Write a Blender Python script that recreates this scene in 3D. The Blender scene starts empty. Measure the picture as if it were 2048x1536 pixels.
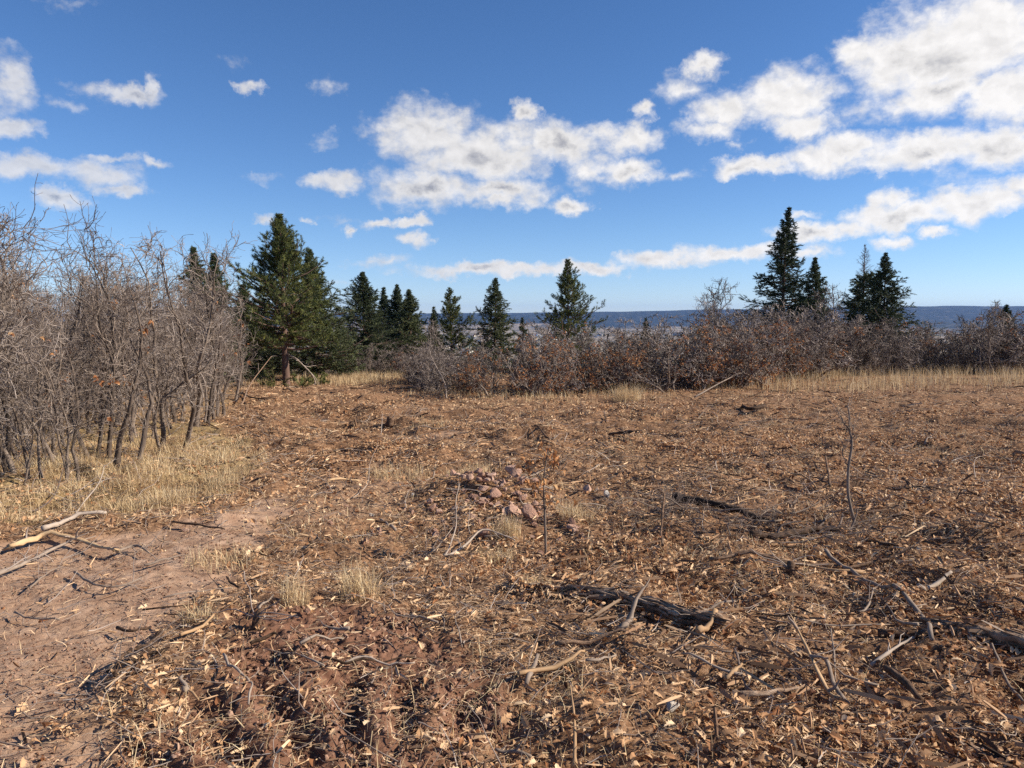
import bpy, math
import numpy as np
from mathutils import Vector

R = math.radians
sc = bpy.context.scene
COL = sc.collection

# ------------------------------------------------------------------ camera
CAMZ = 1.6; F = 1480.0; PITCH = math.atan(138 / 1480)
cam = bpy.data.objects.new('camera', bpy.data.cameras.new('camera'))
cam.location = (0, 0, CAMZ); cam.rotation_euler = (math.pi / 2 - PITCH, 0, 0)
cam.data.sensor_width = 36; cam.data.lens = 36 * F / 2048
cam.data.clip_start = 0.05; cam.data.clip_end = 60000
COL.objects.link(cam); sc.camera = cam

# ------------------------------------------------------------------ light, exposure
SUN_AZ, SUN_EL = 90.0, 32.0
SDIR = Vector((math.sin(R(SUN_AZ)) * math.cos(R(SUN_EL)), math.cos(R(SUN_AZ)) * math.cos(R(SUN_EL)), math.sin(R(SUN_EL))))
sl = bpy.data.lights.new('sun', 'SUN'); sl.energy = 5.0; sl.angle = R(0.5); sl.color = (1.0, 0.90, 0.75)
so = bpy.data.objects.new('sun', sl); so.rotation_euler = SDIR.to_track_quat('Z', 'Y').to_euler(); COL.objects.link(so)
sc.view_settings.view_transform = 'Standard'; sc.view_settings.look = 'None'
sc.view_settings.exposure = 0.70; sc.view_settings.gamma = 1.0
try: sc.view_settings.use_curve_mapping = False
except Exception: pass
sc.cycles.max_bounces = 6; sc.cycles.transparent_max_bounces = 6; sc.cycles.diffuse_bounces = 3
sc.cycles.volume_bounces = 0; sc.cycles.use_denoising = False

# clouds: (px, py, rx, ry, weight) of each puff, turned into azimuth / elevation on the sky
CLOUDS = [
 (850,262,120,62,1),(960,305,170,55,1),(850,370,115,45,1),(1000,378,130,32,.9),(1120,285,125,45,1),(1250,272,80,34,1),
 (1045,228,36,26,1),(1258,345,68,34,1),(1145,407,48,20,1),(1000,407,62,20,.8),(1180,335,55,40,.6),(760,262,50,22,.6),
 (665,362,62,22,.9),(765,447,50,14,.9),(828,442,34,14,1),(838,482,32,20,.9),(697,457,22,10,.8),(540,428,26,14,.6),(615,444,18,9,.6),
 (245,184,92,22,.9),(300,178,24,32,.7),(500,172,32,14,.8),(135,212,45,16,.35),(655,172,34,14,.3),(660,275,26,22,.35),(520,348,44,12,.25),
 (10,165,72,62,.85),(20,255,66,28,.9),(50,335,120,30,.9),(200,345,95,32,.8),(245,375,62,18,.9),(130,400,62,28,1),(220,313,65,13,.7),(308,328,38,12,.6),
 (1405,130,42,24,.8),(1370,175,60,34,.5),(1575,200,110,66,1.05),(1455,215,74,46,.9),(1420,262,80,24,.7),(1590,255,80,32,1),(1285,215,34,18,.8),
 (1900,95,215,105,1.15),(1815,105,140,70,1.05),(1990,60,140,95,1.15),(1880,190,140,58,1.05),(2030,190,120,60,1.1),(1730,95,80,40,.9),(1725,225,80,30,.45),
 (1500,335,90,22,1),(1680,308,125,38,1),(1850,300,185,40,1.05),(2010,290,130,48,1.05),(1470,290,30,14,.5),
 (1640,458,100,24,1),(1800,432,140,30,1.05),(1950,402,140,40,1.05),(2045,370,70,38,1),(1785,405,50,30,1),(1780,478,52,16,.8),(1880,465,66,13,.8),(1600,425,46,12,.5),
 (1000,542,215,15,.95),(1180,537,110,14,.95),(1330,522,125,20,.95),(1450,508,110,20,1),(1600,500,80,16,.8),(760,525,80,14,.5),(700,570,80,8,.25),(690,437,60,10,.3),
 (1360,350,60,14,.35),(1900,340,120,30,.3),(1740,190,60,30,.3),(480,130,40,10,.2),(130,5,60,10,.3),
]
def pxdir(px, py):
    v = Vector(((px - 1024) / F, 1.0, (768 - py) / F))
    c, s = math.cos(PITCH), math.sin(PITCH)
    return Vector((v.x, v.y * c + v.z * s, -v.y * s + v.z * c))

def make_world():
    w = bpy.data.worlds.new('World'); sc.world = w; w.use_nodes = True
    nt = w.node_tree; nt.nodes.clear(); N = nt.nodes.new; L = nt.links.new
    def mth(op, a, b=None, c=None, clamp=False):
        n = N('ShaderNodeMath'); n.operation = op; n.use_clamp = clamp
        for i, v in enumerate((a, b, c)):
            if v is None: continue
            if isinstance(v, (int, float)): n.inputs[i].default_value = v
            else: L(v, n.inputs[i])
        return n.outputs[0]
    out = N('ShaderNodeOutputWorld'); bg = N('ShaderNodeBackground'); L(bg.outputs[0], out.inputs[0])
    sky = N('ShaderNodeTexSky'); sky.sky_type = 'NISHITA'; sky.sun_disc = False
    sky.sun_elevation = R(SUN_EL); sky.sun_rotation = R(SUN_AZ)
    sky.altitude = 2200; sky.air_density = 1.0; sky.dust_density = 0.15; sky.ozone_density = 2.0
    tc = N('ShaderNodeTexCoord'); sep = N('ShaderNodeSeparateXYZ'); L(tc.outputs['Generated'], sep.inputs[0])
    az = mth('ARCTAN2', sep.outputs[0], sep.outputs[1]); el = mth('ARCSINE', sep.outputs[2])
    cmb = N('ShaderNodeCombineXYZ'); L(az, cmb.inputs[0]); L(el, cmb.inputs[1])
    P = cmb.outputs[0]
    # perspective of a cloud layer: finer and flatter towards the horizon
    def noise(vec, scale, detail, rough, sx=1.0, sy=1.0, off=(0, 0, 0), lac=2.0, dist=0.0):
        m = N('ShaderNodeMapping'); L(vec, m.inputs[0]); m.inputs['Scale'].default_value = (sx, sy, 1); m.inputs['Location'].default_value = off
        n = N('ShaderNodeTexNoise'); n.inputs['Scale'].default_value = scale; n.inputs['Detail'].default_value = detail
        n.inputs['Roughness'].default_value = rough; n.inputs['Lacunarity'].default_value = lac; n.inputs['Distortion'].default_value = dist
        L(m.outputs[0], n.inputs[0]); return n
    w1 = noise(P, 16, 7, .65)
    sub = N('ShaderNodeVectorMath'); sub.operation = 'SUBTRACT'; L(w1.outputs['Color'], sub.inputs[0]); sub.inputs[1].default_value = (.5, .5, .5)
    scl = N('ShaderNodeVectorMath'); scl.operation = 'MULTIPLY'; L(sub.outputs[0], scl.inputs[0]); scl.inputs[1].default_value = (.10, .06, 0)
    add = N('ShaderNodeVectorMath'); add.operation = 'ADD'; L(P, add.inputs[0]); L(scl.outputs[0], add.inputs[1])
    Q = add.outputs[0]
    acc = None
    for (px, py, rx, ry, wt) in CLOUDS:
        d = pxdir(px, py).normalized()
        a, e = math.atan2(d.x, d.y), math.asin(d.z)
        m = N('ShaderNodeMapping'); m.vector_type = 'TEXTURE'; L(Q, m.inputs[0])
        m.inputs['Location'].default_value = (a, e, 0)
        ca = math.cos(math.atan((px - 1024) / F))
        m.inputs['Scale'].default_value = (rx / F * 1.20 * ca * ca, ry / F * 1.20 * ca, 1)
        g = N('ShaderNodeTexGradient'); g.gradient_type = 'SPHERICAL'; L(m.outputs[0], g.inputs[0])
        acc = mth('MULTIPLY', g.outputs[1], wt) if acc is None else mth('MAXIMUM', mth('MULTIPLY', g.outputs[1], wt), acc)
    fld = mth('MULTIPLY', acc, 1.25)
    n1 = noise(P, 26, 10, .62, 1, 1.5)
    def billow(off):
        m = N('ShaderNodeMapping'); L(Q2, m.inputs[0]); m.inputs['Scale'].default_value = (1, 1.35, 1); m.inputs['Location'].default_value = off
        v = N('ShaderNodeTexVoronoi'); v.feature = 'F1'; v.inputs['Scale'].default_value = 30
        v.inputs['Detail'].default_value = 2; v.inputs['Roughness'].default_value = .55; v.inputs['Lacunarity'].default_value = 2.2; v.normalize = True
        L(m.outputs[0], v.inputs[0]); return mth('SUBTRACT', .55, v.outputs['Distance'])
    scl2 = N('ShaderNodeVectorMath'); scl2.operation = 'MULTIPLY'; L(sub.outputs[0], scl2.inputs[0]); scl2.inputs[1].default_value = (.05, .035, 0)
    ad2 = N('ShaderNodeVectorMath'); ad2.operation = 'ADD'; L(P, ad2.inputs[0]); L(scl2.outputs[0], ad2.inputs[1]); Q2 = ad2.outputs[0]
    b1, b2 = billow((0, 0, 0)), billow((-.005, -.010, 0))
    n3 = noise(P, 9, 5, .5, 1, 1.6, off=(3, 1, 0))
    dens = mth('ADD', fld, mth('MULTIPLY', mth('SUBTRACT', n1.outputs[0], .5), 1.35))
    dens = mth('ADD', dens, mth('MULTIPLY', b1, .55)); dens = mth('SUBTRACT', dens, .10)
    def smooth(v, lo, hi):
        mr = N('ShaderNodeMapRange'); mr.interpolation_type = 'SMOOTHSTEP'; L(v, mr.inputs[0])
        mr.inputs[1].default_value = lo; mr.inputs[2].default_value = hi; return mr.outputs[0]
    present = smooth(fld, 0.0, .12)
    alpha = mth('MULTIPLY', smooth(dens, .06, .92), present)
    alpha = mth('MULTIPLY', alpha, mth('ADD', .78, mth('MULTIPLY', smooth(az, -.55, .1), .20)))
    # thin cloud lets the blue through; thick cloud greys on its shaded side
    rel = mth('SUBTRACT', b1, b2)
    thick = smooth(dens, .75, 1.5)
    core = mth('MULTIPLY', thick, smooth(n3.outputs[0], .42, .60))
    br = mth('ADD', .84, mth('MULTIPLY', rel, .55))
    br = mth('ADD', br, mth('MULTIPLY', smooth(az, -.3, .6), .16))
    br = mth('SUBTRACT', br, mth('MULTIPLY', core, .34))
    br = mth('MINIMUM', mth('MAXIMUM', br, .38), 1.05)
    ccol = N('ShaderNodeMix'); ccol.data_type = 'RGBA'; ccol.inputs[6].default_value = (.58, .60, .70, 1); ccol.inputs[7].default_value = (1.0, .975, .955, 1)
    L(smooth(br, .45, .85), ccol.inputs[0])
    cs = N('ShaderNodeVectorMath'); cs.operation = 'SCALE'; L(ccol.outputs[2], cs.inputs[0]); L(mth('MULTIPLY', br, 7.8), cs.inputs['Scale'])
    hs = N('ShaderNodeHueSaturation'); hs.inputs['Saturation'].default_value = 1.12; hs.inputs['Value'].default_value = .95
    tn = N('ShaderNodeMix'); tn.data_type = 'RGBA'; tn.blend_type = 'MULTIPLY'; tn.inputs[0].default_value = 1; L(sky.outputs[0], tn.inputs[6]); tn.inputs[7].default_value = (.94, 1.02, 1.18, 1); L(tn.outputs[2], hs.inputs['Color'])
    hz = N('ShaderNodeMix'); hz.data_type = 'RGBA'; hz.blend_type = 'MULTIPLY'; L(mth('SUBTRACT', 1.0, smooth(el, .0, .13)), hz.inputs[0]); L(hs.outputs[0], hz.inputs[6]); hz.inputs[7].default_value = (.95, .96, 1.05, 1)
    mix = N('ShaderNodeMix'); mix.data_type = 'RGBA'; L(alpha, mix.inputs[0]); L(hz.outputs[2], mix.inputs[6]); L(cs.outputs[0], mix.inputs[7])
    L(mix.outputs[2], bg.inputs[0]); bg.inputs[1].default_value = 0.077
make_world()
sc.world.cycles.sampling_method = 'MANUAL'; sc.world.cycles.sample_map_resolution = 256

# ------------------------------------------------------------------ numpy noise and ground shape
def _h(ix, iy, s):
    n = (ix.astype(np.int64) * 374761393 + iy.astype(np.int64) * 668265263 + s * 974634777) & 0xffffffff
    n = ((n ^ (n >> 13)) * 1274126177) & 0xffffffff
    return ((n ^ (n >> 16)) & 0xffffff) / float(0xffffff)
def vnoise(x, y, s=0):
    ix = np.floor(x); iy = np.floor(y); fx = x - ix; fy = y - iy
    fx = fx * fx * (3 - 2 * fx); fy = fy * fy * (3 - 2 * fy)
    a = _h(ix, iy, s); b = _h(ix + 1, iy, s); c = _h(ix, iy + 1, s); d = _h(ix + 1, iy + 1, s)
    return (a + (b - a) * fx) * (1 - fy) + (c + (d - c) * fx) * fy
def fbm(x, y, o=4, s=0):
    t = 0; a = .5; tot = 0
    for i in range(o):
        t = t + a * vnoise(x * 2 ** i + 17.3 * i, y * 2 ** i - 9.1 * i, s + i); tot += a; a *= .5
    return t / tot
def sstep(v, a, b):
    t = np.clip((v - a) / (b - a), 0, 1); return t * t * (3 - 2 * t)

PY = np.array([-40, 0, 42, 55, 75, 120, 300, 800, 2000, 4500, 6500, 7600, 8600, 9600, 10400, 14000.])
PZ = np.array([1.6, 0, -1.72, -2.5, -4.2, -10, -38, -82, -118, -122, -120, -100, -60, -5, 0, 0.])
def gbase(x, y):
    z = np.interp(y, PY, PZ)
    u = x / np.maximum(y, 1.)
    px = 1024 + u * F
    top = np.interp(px, [0, 600, 900, 1130, 1400, 1600, 1800, 1900, 2048], [628, 628, 628, 624, 619, 617, 612, 611, 613])
    rz = (630 - top) / F * 9800 + 2
    k = sstep(y, 6800, 9800)
    z = np.where(y > 6000, z * (1 - k) + rz * k, z)
    # low spur in front of the ridge on the right
    z = z + 55 * np.exp(-((y - 6500) / 900.) ** 2) * sstep(px, 1500, 1950) * (y > 3000)
    return z
def at(px, py):
    d = pxdir(px, py); t = 1.0
    lo, hi = 0.5, 400.
    g = lambda t: CAMZ + d.z * t - float(gbase(np.array(d.x * t), np.array(d.y * t)))
    tt = np.arange(.5, 70, .25); gg = CAMZ + d.z * tt - gbase(d.x * tt, d.y * tt)
    neg = np.nonzero(gg < 0)[0]                      # first place the ray meets the ground
    if len(neg): lo, hi = tt[neg[0]] - .25, tt[neg[0]]
    else: lo = hi = 70.
    for _ in range(30):
        m = (lo + hi) / 2
        if g(m) > 0: lo = m
        else: hi = m
    return np.array([d.x * lo, d.y * lo])
def depth_scale(py): return at(1024, py)[1]

def polyw(pts): return np.array([at(*p) for p in pts])
def sdist(poly, x, y):            # signed distance, positive inside
    dmin = np.full(x.shape, 1e9); inside = np.zeros(x.shape, bool); n = len(poly)
    for i in range(n):
        ax, ay = poly[i]; bx, by = poly[(i + 1) % n]
        ex, ey = bx - ax, by - ay
        t = np.clip(((x - ax) * ex + (y - ay) * ey) / (ex * ex + ey * ey + 1e-9), 0, 1)
        dmin = np.minimum(dmin, np.hypot(x - ax - t * ex, y - ay - t * ey))
        c = ((ay > y) != (by > y)) & (x < ex * (y - ay) / (ey if abs(ey) > 1e-9 else 1e-9) + ax)
        inside ^= c
    return np.where(inside, dmin, -dmin)
P_DIRT = polyw([(-260,1150),(60,1092),(300,1062),(420,1040),(545,985),(575,1015),(510,1085),(480,1150),(440,1205),(350,1290),(270,1400),(245,1536),(230,1900),(-700,1900)])
P_DIRT2 = polyw([(560,1015),(620,955),(760,925),(860,950),(830,1000),(700,1040),(590,1070)])
P_DIRT3 = polyw([(820,872),(880,860),(960,868),(930,890),(850,892)])
P_SOIL = polyw([(270,1400),(350,1290),(440,1215),(620,1180),(800,1190),(930,1260),(1010,1350),(960,1440),(1090,1536),(1150,1900),(100,1900)])
P_GRL = polyw([(-400,1100),(-400,930),(0,880),(300,850),(430,850),(500,880),(520,955),(430,1015),(250,1048),(0,1075)])
P_THK = polyw([(-500,1010),(60,985),(250,945),(345,905),(420,845),(470,800),(480,768),(440,745),(-200,730),(-900,760)])
def zones(x, y):
    w = (fbm(x * 1.3, y * 1.3, 3, 5) - .5) * (.5 + .03 * y); w2 = (fbm(x * 5, y * 5, 2, 9) - .5) * .35
    near = y < 60
    dirt = sstep(sdist(P_DIRT, x, y) + w + w2, -.12, .22)
    d2 = .42 * sstep(sdist(P_DIRT2, x, y) + w + w2, -.2, .4); d3 = .8 * sstep(sdist(P_DIRT3, x, y) + w, -.2, .4)
    dirt = np.maximum(dirt, np.maximum(d2, d3))
    soil = sstep(sdist(P_SOIL, x, y) + w + w2, -.15, .3) * (1 - dirt)
    grs = sstep(sdist(P_GRL, x, y) + w * .7 + w2, -.1, .2) * (1 - dirt)
    thk = sstep(sdist(P_THK, x, y) + w * .5, -.4, .4)
    return dirt * near, soil * near, grs * near, thk * near
def gh(x, y, full=False):
    x = np.asarray(x, float); y = np.asarray(y, float)
    z = gbase(x, y)
    dirt, soil, grs, thk = zones(x, y)
    nf = np.clip(1.3 - y / 40., 0, 1)
    z = z + (fbm(x * .35, y * .35, 3, 1) - .5) * .28 * nf * np.clip(y / 6., .25, 1)
    lit = (1 - dirt) * (1 - .5 * soil)
    z = z + (fbm(x * 1.7, y * 1.7, 3, 2) - .5) * .17 * lit * nf
    z = z + (np.abs(fbm(x * .8, y * 1.7, 3, 7) - .5) - .12) * -.58 * lit * sstep(y, 5.5, 11) * np.clip(1.35 - y / 34., 0, 1)
    z = z + (fbm(x * 3.5, y * 3.5, 2, 8) - .5) * .075 * lit * np.clip(1.5 - y / 20., 0, 1)
    fade = np.clip(1.6 - y / 9., 0, 1)
    z = z + (fbm(x * 7, y * 7, 3, 3) - .5) * (.05 * lit + .022) * np.clip(1.5 - y / 16., 0, 1)
    z = z + (np.abs(fbm(x * 13, y * 13, 3, 4) - .5) * -.10 + .01) * soil * fade
    z = z + (fbm(x * 22, y * 22, 3, 6) - .5) * (.016 + .010 * dirt) * fade
    # cleat marks of a tracked machine pressed into the churned soil, fanning as it turned
    cx, cy = at(760, 1790)
    ang = np.arctan2(x - cx, y - cy); rad = np.hypot(x - cx, y - cy)
    cle = np.sin(ang * 27 + (fbm(x * 2.2, y * 2.2, 2, 11) - .5) * 3.2)
    cle = np.sign(cle) * np.abs(cle) ** .7
    band = sstep(rad, .65, .9) * (1 - sstep(rad, 1.75, 2.15)) * sstep(fbm(x * 1.1, y * 1.1, 2, 12), .28, .48)
    z = z + cle * .034 * band * np.clip(soil * 1.3, 0, 1)
    # rut and low berm of scraped earth in front of the grass, ruts beside the pine
    bx0, by0 = at(120, 1062); bx1, by1 = at(440, 1052)
    t = np.clip(((x - bx0) * (bx1 - bx0) + (y - by0) * (by1 - by0)) / ((bx1 - bx0) ** 2 + (by1 - by0) ** 2), 0, 1)
    db = np.hypot(x - bx0 - t * (bx1 - bx0), y - by0 - t * (by1 - by0))
    z = z + .07 * np.exp(-(db / .22) ** 2) * (.5 + fbm(x * 4, y * 4, 2, 13))
    for (a, b, c, d) in ((470, 786, 700, 790), (480, 802, 640, 798), (560, 806, 760, 800)):
        x0, y0 = at(a, b); x1, y1 = at(c, d)
        t = np.clip(((x - x0) * (x1 - x0) + (y - y0) * (y1 - y0)) / ((x1 - x0) ** 2 + (y1 - y0) ** 2), 0, 1)
        db = np.hypot(x - x0 - t * (x1 - x0), y - y0 - t * (y1 - y0))
        z = z + .12 * np.exp(-((db - .1) / .35) ** 2) * (.4 + fbm(x, y * 2, 2, 14))
    # mound under the stone pile, hollow with brush, litter heaps
    for (px, py, rx, ry, h) in ((965, 985, .62, .34, .17), (1050, 1040, .6, .3, .07), (1940, 1110, .7, .3, .16), (1420, 1075, .7, .22, -.09), (1560, 1075, .7, .22, -.08),
                                (700, 830, 1.6, .5, .2), (780, 850, .6, .25, .2), (1900, 800, 3, .8, .18), (1290, 880, .6, .2, .12), (1500, 830, 1.0, .3, .15), (1060, 885, 1.0, .3, .12),
                                (1980, 1230, .5, .25, .09), (1700, 930, .9, .3, .09), (1180, 960, .9, .25, .09), (960, 830, 1.2, .3, .12), (1230, 1420, .5, .2, .04)):
        mx, my = at(px, py)
        z = z + h * np.exp(-((x - mx) / rx) ** 2 - ((y - my) / ry) ** 2)
    far = np.clip((y - 300) / 800., 0, 1); px = 1024 + x / np.maximum(y, 1.) * F
    z = z + (fbm(px / 150., px * 0, 4, 23) - .5) * 34 * sstep(y, 8200, 9800)
    z = z + (fbm(x / 420., y / 420., 4, 21) - .5) * 26 * far * np.clip((12000 - y) / 3000, .3, 1) * np.where(y > 8500, .35, 1)
    if full: return z, dirt, soil, grs, thk
    return z

# ------------------------------------------------------------------ mesh helpers
def mesh(name, v, faces, attrs=None, smooth=False):
    me = bpy.data.meshes.new(name); v = np.asarray(v, np.float32).reshape(-1, 3)
    me.vertices.add(len(v)); me.vertices.foreach_set('co', v.ravel())
    if not isinstance(faces, (list, tuple)): faces = [faces]
    faces = [np.asarray(f, np.int32) for f in faces if len(f)]
    loops = np.concatenate([f.ravel() for f in faces]); tot = np.concatenate([np.full(len(f), f.shape[1], np.int32) for f in faces])
    st = np.concatenate([[0], np.cumsum(tot)[:-1]]).astype(np.int32)
    me.loops.add(len(loops)); me.loops.foreach_set('vertex_index', loops)
    me.polygons.add(len(tot)); me.polygons.foreach_set('loop_start', st)
    me.polygons.foreach_set('use_smooth', np.full(len(tot), smooth, bool))
    for k, a in (attrs or {}).items():
        at_ = me.attributes.new(k, 'FLOAT', 'POINT'); at_.data.foreach_set('value', np.asarray(a, np.float32))
    me.update(calc_edges=True); me.validate(verbose=False)
    return me
def obj(name, me, mat=None, parent=None, loc=None):
    o = bpy.data.objects.new(name, me); COL.objects.link(o)
    if mat is not None and me is not None and not me.materials: me.materials.append(mat)
    if parent is not None: o.parent = parent
    if loc is not None: o.location = loc
    return o
def tag(o, label=None, cat=None, group=None, kind=None):
    if label: o['label'] = label
    if cat: o['category'] = cat
    if group: o['group'] = group
    if kind: o['kind'] = kind
    return o
def norm(a): return a / np.maximum(np.linalg.norm(a, axis=-1, keepdims=True), 1e-9)
def tubes(P, rad, sides, tint=None, knob=0, rng=None):
    """P (N,M,3) polylines, rad (N,M) -> verts, quads, tint"""
    N, M, _ = P.shape
    T = np.empty_like(P); T[:, 1:-1] = P[:, 2:] - P[:, :-2]; T[:, 0] = P[:, 1] - P[:, 0]; T[:, -1] = P[:, -1] - P[:, -2]
    T = norm(T); d0 = norm(P[:, -1] - P[:, 0])
    ref = np.where(np.abs(d0[:, 2:3]) > .8, np.array([[1., 0, 0]]), np.array([[0, 0, 1.]]))[:, None, :]
    A = norm(np.cross(T, np.broadcast_to(ref, T.shape))); B = np.cross(T, A)
    th = np.arange(sides) * 2 * math.pi / sides
    r = rad[:, :, None] * (1 + (knob * (rng.random((N, M, sides)) - .5) if knob else 0))
    V = P[:, :, None, :] + r[..., None] * (A[:, :, None, :] * np.cos(th)[None, None, :, None] + B[:, :, None, :] * np.sin(th)[None, None, :, None])
    idx = np.arange(N * M * sides).reshape(N, M, sides)
    a = idx[:, :-1, :]; b = np.roll(a, -1, 2); d = idx[:, 1:, :]; c = np.roll(d, -1, 2)
    Q = np.stack([a, b, c, d], -1).reshape(-1, 4)
    t = None if tint is None else np.repeat(np.broadcast_to(np.asarray(tint).reshape(N, -1)[:, :1], (N, M * sides)).ravel(), 1)
    return V.reshape(-1, 3), Q, t
def join(parts):
    V, Fq, T, off = [], {}, [], 0
    for v, f, t in parts:
        V.append(v); T.append(np.full(len(v), .5) if t is None else t)
        for g in (f if isinstance(f, list) else [f]):
            Fq.setdefault(g.shape[1], []).append(g + off)
        off += len(v)
    return np.concatenate(V), [np.concatenate(g) for g in Fq.values()], np.concatenate(T)
def grow(rng, S, D, Ln, nseg, wander, up=0.0, kink=0.0):
    """vectorised wandering polylines"""
    N = len(S); P = np.empty((N, nseg + 1, 3)); P[:, 0] = S; d = norm(D); st = (Ln / nseg)[:, None]
    for i in range(nseg):
        d = norm(d + rng.normal(0, wander, (N, 3)) + np.array([0, 0, up]))
        P[:, i + 1] = P[:, i] + d * st
    return P
def children(rng, P, k, t0, t1, ang, up=0.0):
    """k children per polyline: start points, directions, parent param, parent index"""
    N, M, _ = P.shape
    t = (np.arange(k)[None] + rng.random((N, k))) / k * (t1 - t0) + t0
    f = np.clip(t, 0, .999) * (M - 1); i = f.astype(int); fr = (f - i)[..., None]
    n = np.arange(N)[:, None]
    S = P[n, i] * (1 - fr) + P[n, i + 1] * fr; T = norm(P[n, i + 1] - P[n, i])
    rv = norm(rng.normal(0, 1, (N, k, 3))); perp = norm(np.cross(T, rv))
    a = ang * (1 + .35 * rng.normal(0, 1, (N, k, 1)))
    D = norm(T * np.cos(a) + perp * np.sin(a) + np.array([0, 0, up]))
    return S.reshape(-1, 3), D.reshape(-1, 3), t.ravel(), np.repeat(np.arange(N), k)
def rotmats(yaw, tilt, taz):
    cy, sy = np.cos(yaw), np.sin(yaw); z = np.zeros_like(yaw); o = np.ones_like(yaw)
    Rz = np.stack([cy, -sy, z, sy, cy, z, z, z, o], -1).reshape(-1, 3, 3)
    ax, ay = np.cos(taz), np.sin(taz); c, s = np.cos(tilt), np.sin(tilt); C = 1 - c
    Rt = np.stack([c + ax * ax * C, ax * ay * C, ay * s, ax * ay * C, c + ay * ay * C, -ax * s, -ay * s, ax * s, c], -1).reshape(-1, 3, 3)
    return Rt @ Rz
def stamp(tv, tf, pos, Rm, scale, tint):
    """copy template verts (V,3) to N placements"""
    N, V = len(pos), len(tv)
    sc_ = scale if scale.ndim == 2 else np.repeat(scale[:, None], 3, 1)
    W = np.einsum('nij,nvj->nvi', Rm, tv[None] * sc_[:, None, :]) + pos[:, None, :]
    off = (np.arange(N) * V)[:, None, None]
    fs = [(f[None] + off).reshape(-1, f.shape[1]) for f in (tf if isinstance(tf, list) else [tf])]
    return W.reshape(-1, 3), fs, np.repeat(tint, V)
rng0 = np.random.default_rng(7)

# ------------------------------------------------------------------ materials
def mat_ramp(name, stops, rough=.9, trans=0.0, noise=None, bump=None, spec=.2, objtint=0.0):
    m = bpy.data.materials.new(name); m.use_nodes = True; nt = m.node_tree; N = nt.nodes.new; L = nt.links.new
    b = nt.nodes['Principled BSDF']; out = nt.nodes['Material Output']
    b.inputs['Roughness'].default_value = rough; b.inputs['Specular IOR Level'].default_value = spec
    a = N('ShaderNodeAttribute'); a.attribute_name = 'tint'; src = a.outputs['Fac']
    if noise:
        tc = N('ShaderNodeTexCoord'); mp = N('ShaderNodeMapping'); L(tc.outputs['Object'], mp.inputs[0]); mp.inputs['Scale'].default_value = noise[2] if len(noise) > 2 else (1, 1, 1)
        n = N('ShaderNodeTexNoise'); n.inputs['Scale'].default_value = noise[0]; n.inputs['Detail'].default_value = 5; n.inputs['Roughness'].default_value = .65
        L(mp.outputs[0], n.inputs[0])
        ma = N('ShaderNodeMath'); ma.operation = 'MULTIPLY_ADD'; L(n.outputs[0], ma.inputs[0]); ma.inputs[1].default_value = noise[1]; ma.inputs[2].default_value = -noise[1] / 2
        ad = N('ShaderNodeMath'); ad.operation = 'ADD'; L(ma.outputs[0], ad.inputs[0]); L(src, ad.inputs[1]); src = ad.outputs[0]
        if bump:
            bp = N('ShaderNodeBump'); bp.inputs['Strength'].default_value = bump[0]; bp.inputs['Distance'].default_value = bump[1]
            L(n.outputs[0], bp.inputs['Height']); L(bp.outputs[0], b.inputs['Normal'])
    if objtint:
        oi = N('ShaderNodeObjectInfo'); ma = N('ShaderNodeMath'); ma.operation = 'MULTIPLY_ADD'; L(oi.outputs['Random'], ma.inputs[0]); ma.inputs[1].default_value = objtint; ma.inputs[2].default_value = -objtint / 2
        ad = N('ShaderNodeMath'); ad.operation = 'ADD'; L(ma.outputs[0], ad.inputs[0]); L(src, ad.inputs[1]); src = ad.outputs[0]
    cr = N('ShaderNodeValToRGB'); L(src, cr.inputs[0]); e = cr.color_ramp.elements
    while len(e) < len(stops): e.new(.5)
    for i, (p, c) in enumerate(stops): e[i].position = p; e[i].color = (*c, 1)
    L(cr.outputs[0], b.inputs['Base Color'])
    if trans:
        t = N('ShaderNodeBsdfTranslucent'); L(cr.outputs[0], t.inputs[0]); mx = N('ShaderNodeMixShader'); mx.inputs[0].default_value = trans
        L(b.outputs[0], mx.inputs[1]); L(t.outputs[0], mx.inputs[2]); L(mx.outputs[0], out.inputs[0])
    return m
M_leaf = mat_ramp('dry_leaf', [(0, (.10, .038, .018)), (.25, (.27, .115, .048)), (.55, (.46, .26, .13)), (.8, (.61, .40, .23)), (1, (.72, .53, .34))], .75, .15, (60, .25))
M_rust = mat_ramp('rust_leaf', [(0, (.15, .055, .025)), (.4, (.30, .12, .05)), (.75, (.46, .22, .09)), (1, (.62, .38, .19))], .75, .25)
M_chip = mat_ramp('split_wood', [(0, (.08, .045, .028)), (.35, (.30, .175, .098)), (.65, (.50, .325, .19)), (1, (.70, .51, .32))], .85, 0, (40, .3))
M_twig = mat_ramp('twig_bark', [(0, (.07, .05, .042)), (.5, (.22, .165, .135)), (1, (.42, .35, .30))], .85, 0, (30, .3))
M_straw = mat_ramp('dry_grass', [(0, (.22, .13, .065)), (.5, (.58, .42, .235)), (1, (.84, .70, .46))], .8, .25)
M_clod = mat_ramp('clods', [(0, (.13, .062, .038)), (.5, (.24, .13, .085)), (1, (.42, .27, .19))], .95, 0, (50, .5))
M_oak = mat_ramp('oak_bark', [(0, (.022, .017, .014)), (.40, (.115, .085, .066)), (1, (.46, .37, .30))], .9, 0, (9, .9, (1, 1, .35)), (.8, .02), objtint=.15)
M_oaktwig = mat_ramp('oak_twig_bark', [(0, (.07, .048, .036)), (.5, (.225, .178, .150)), (1, (.49, .41, .355))], .85, objtint=.35)
M_darktwig = mat_ramp('dark_twig_bark', [(0, (.04, .028, .024)), (.5, (.12, .09, .075)), (1, (.26, .20, .17))], .85)
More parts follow.
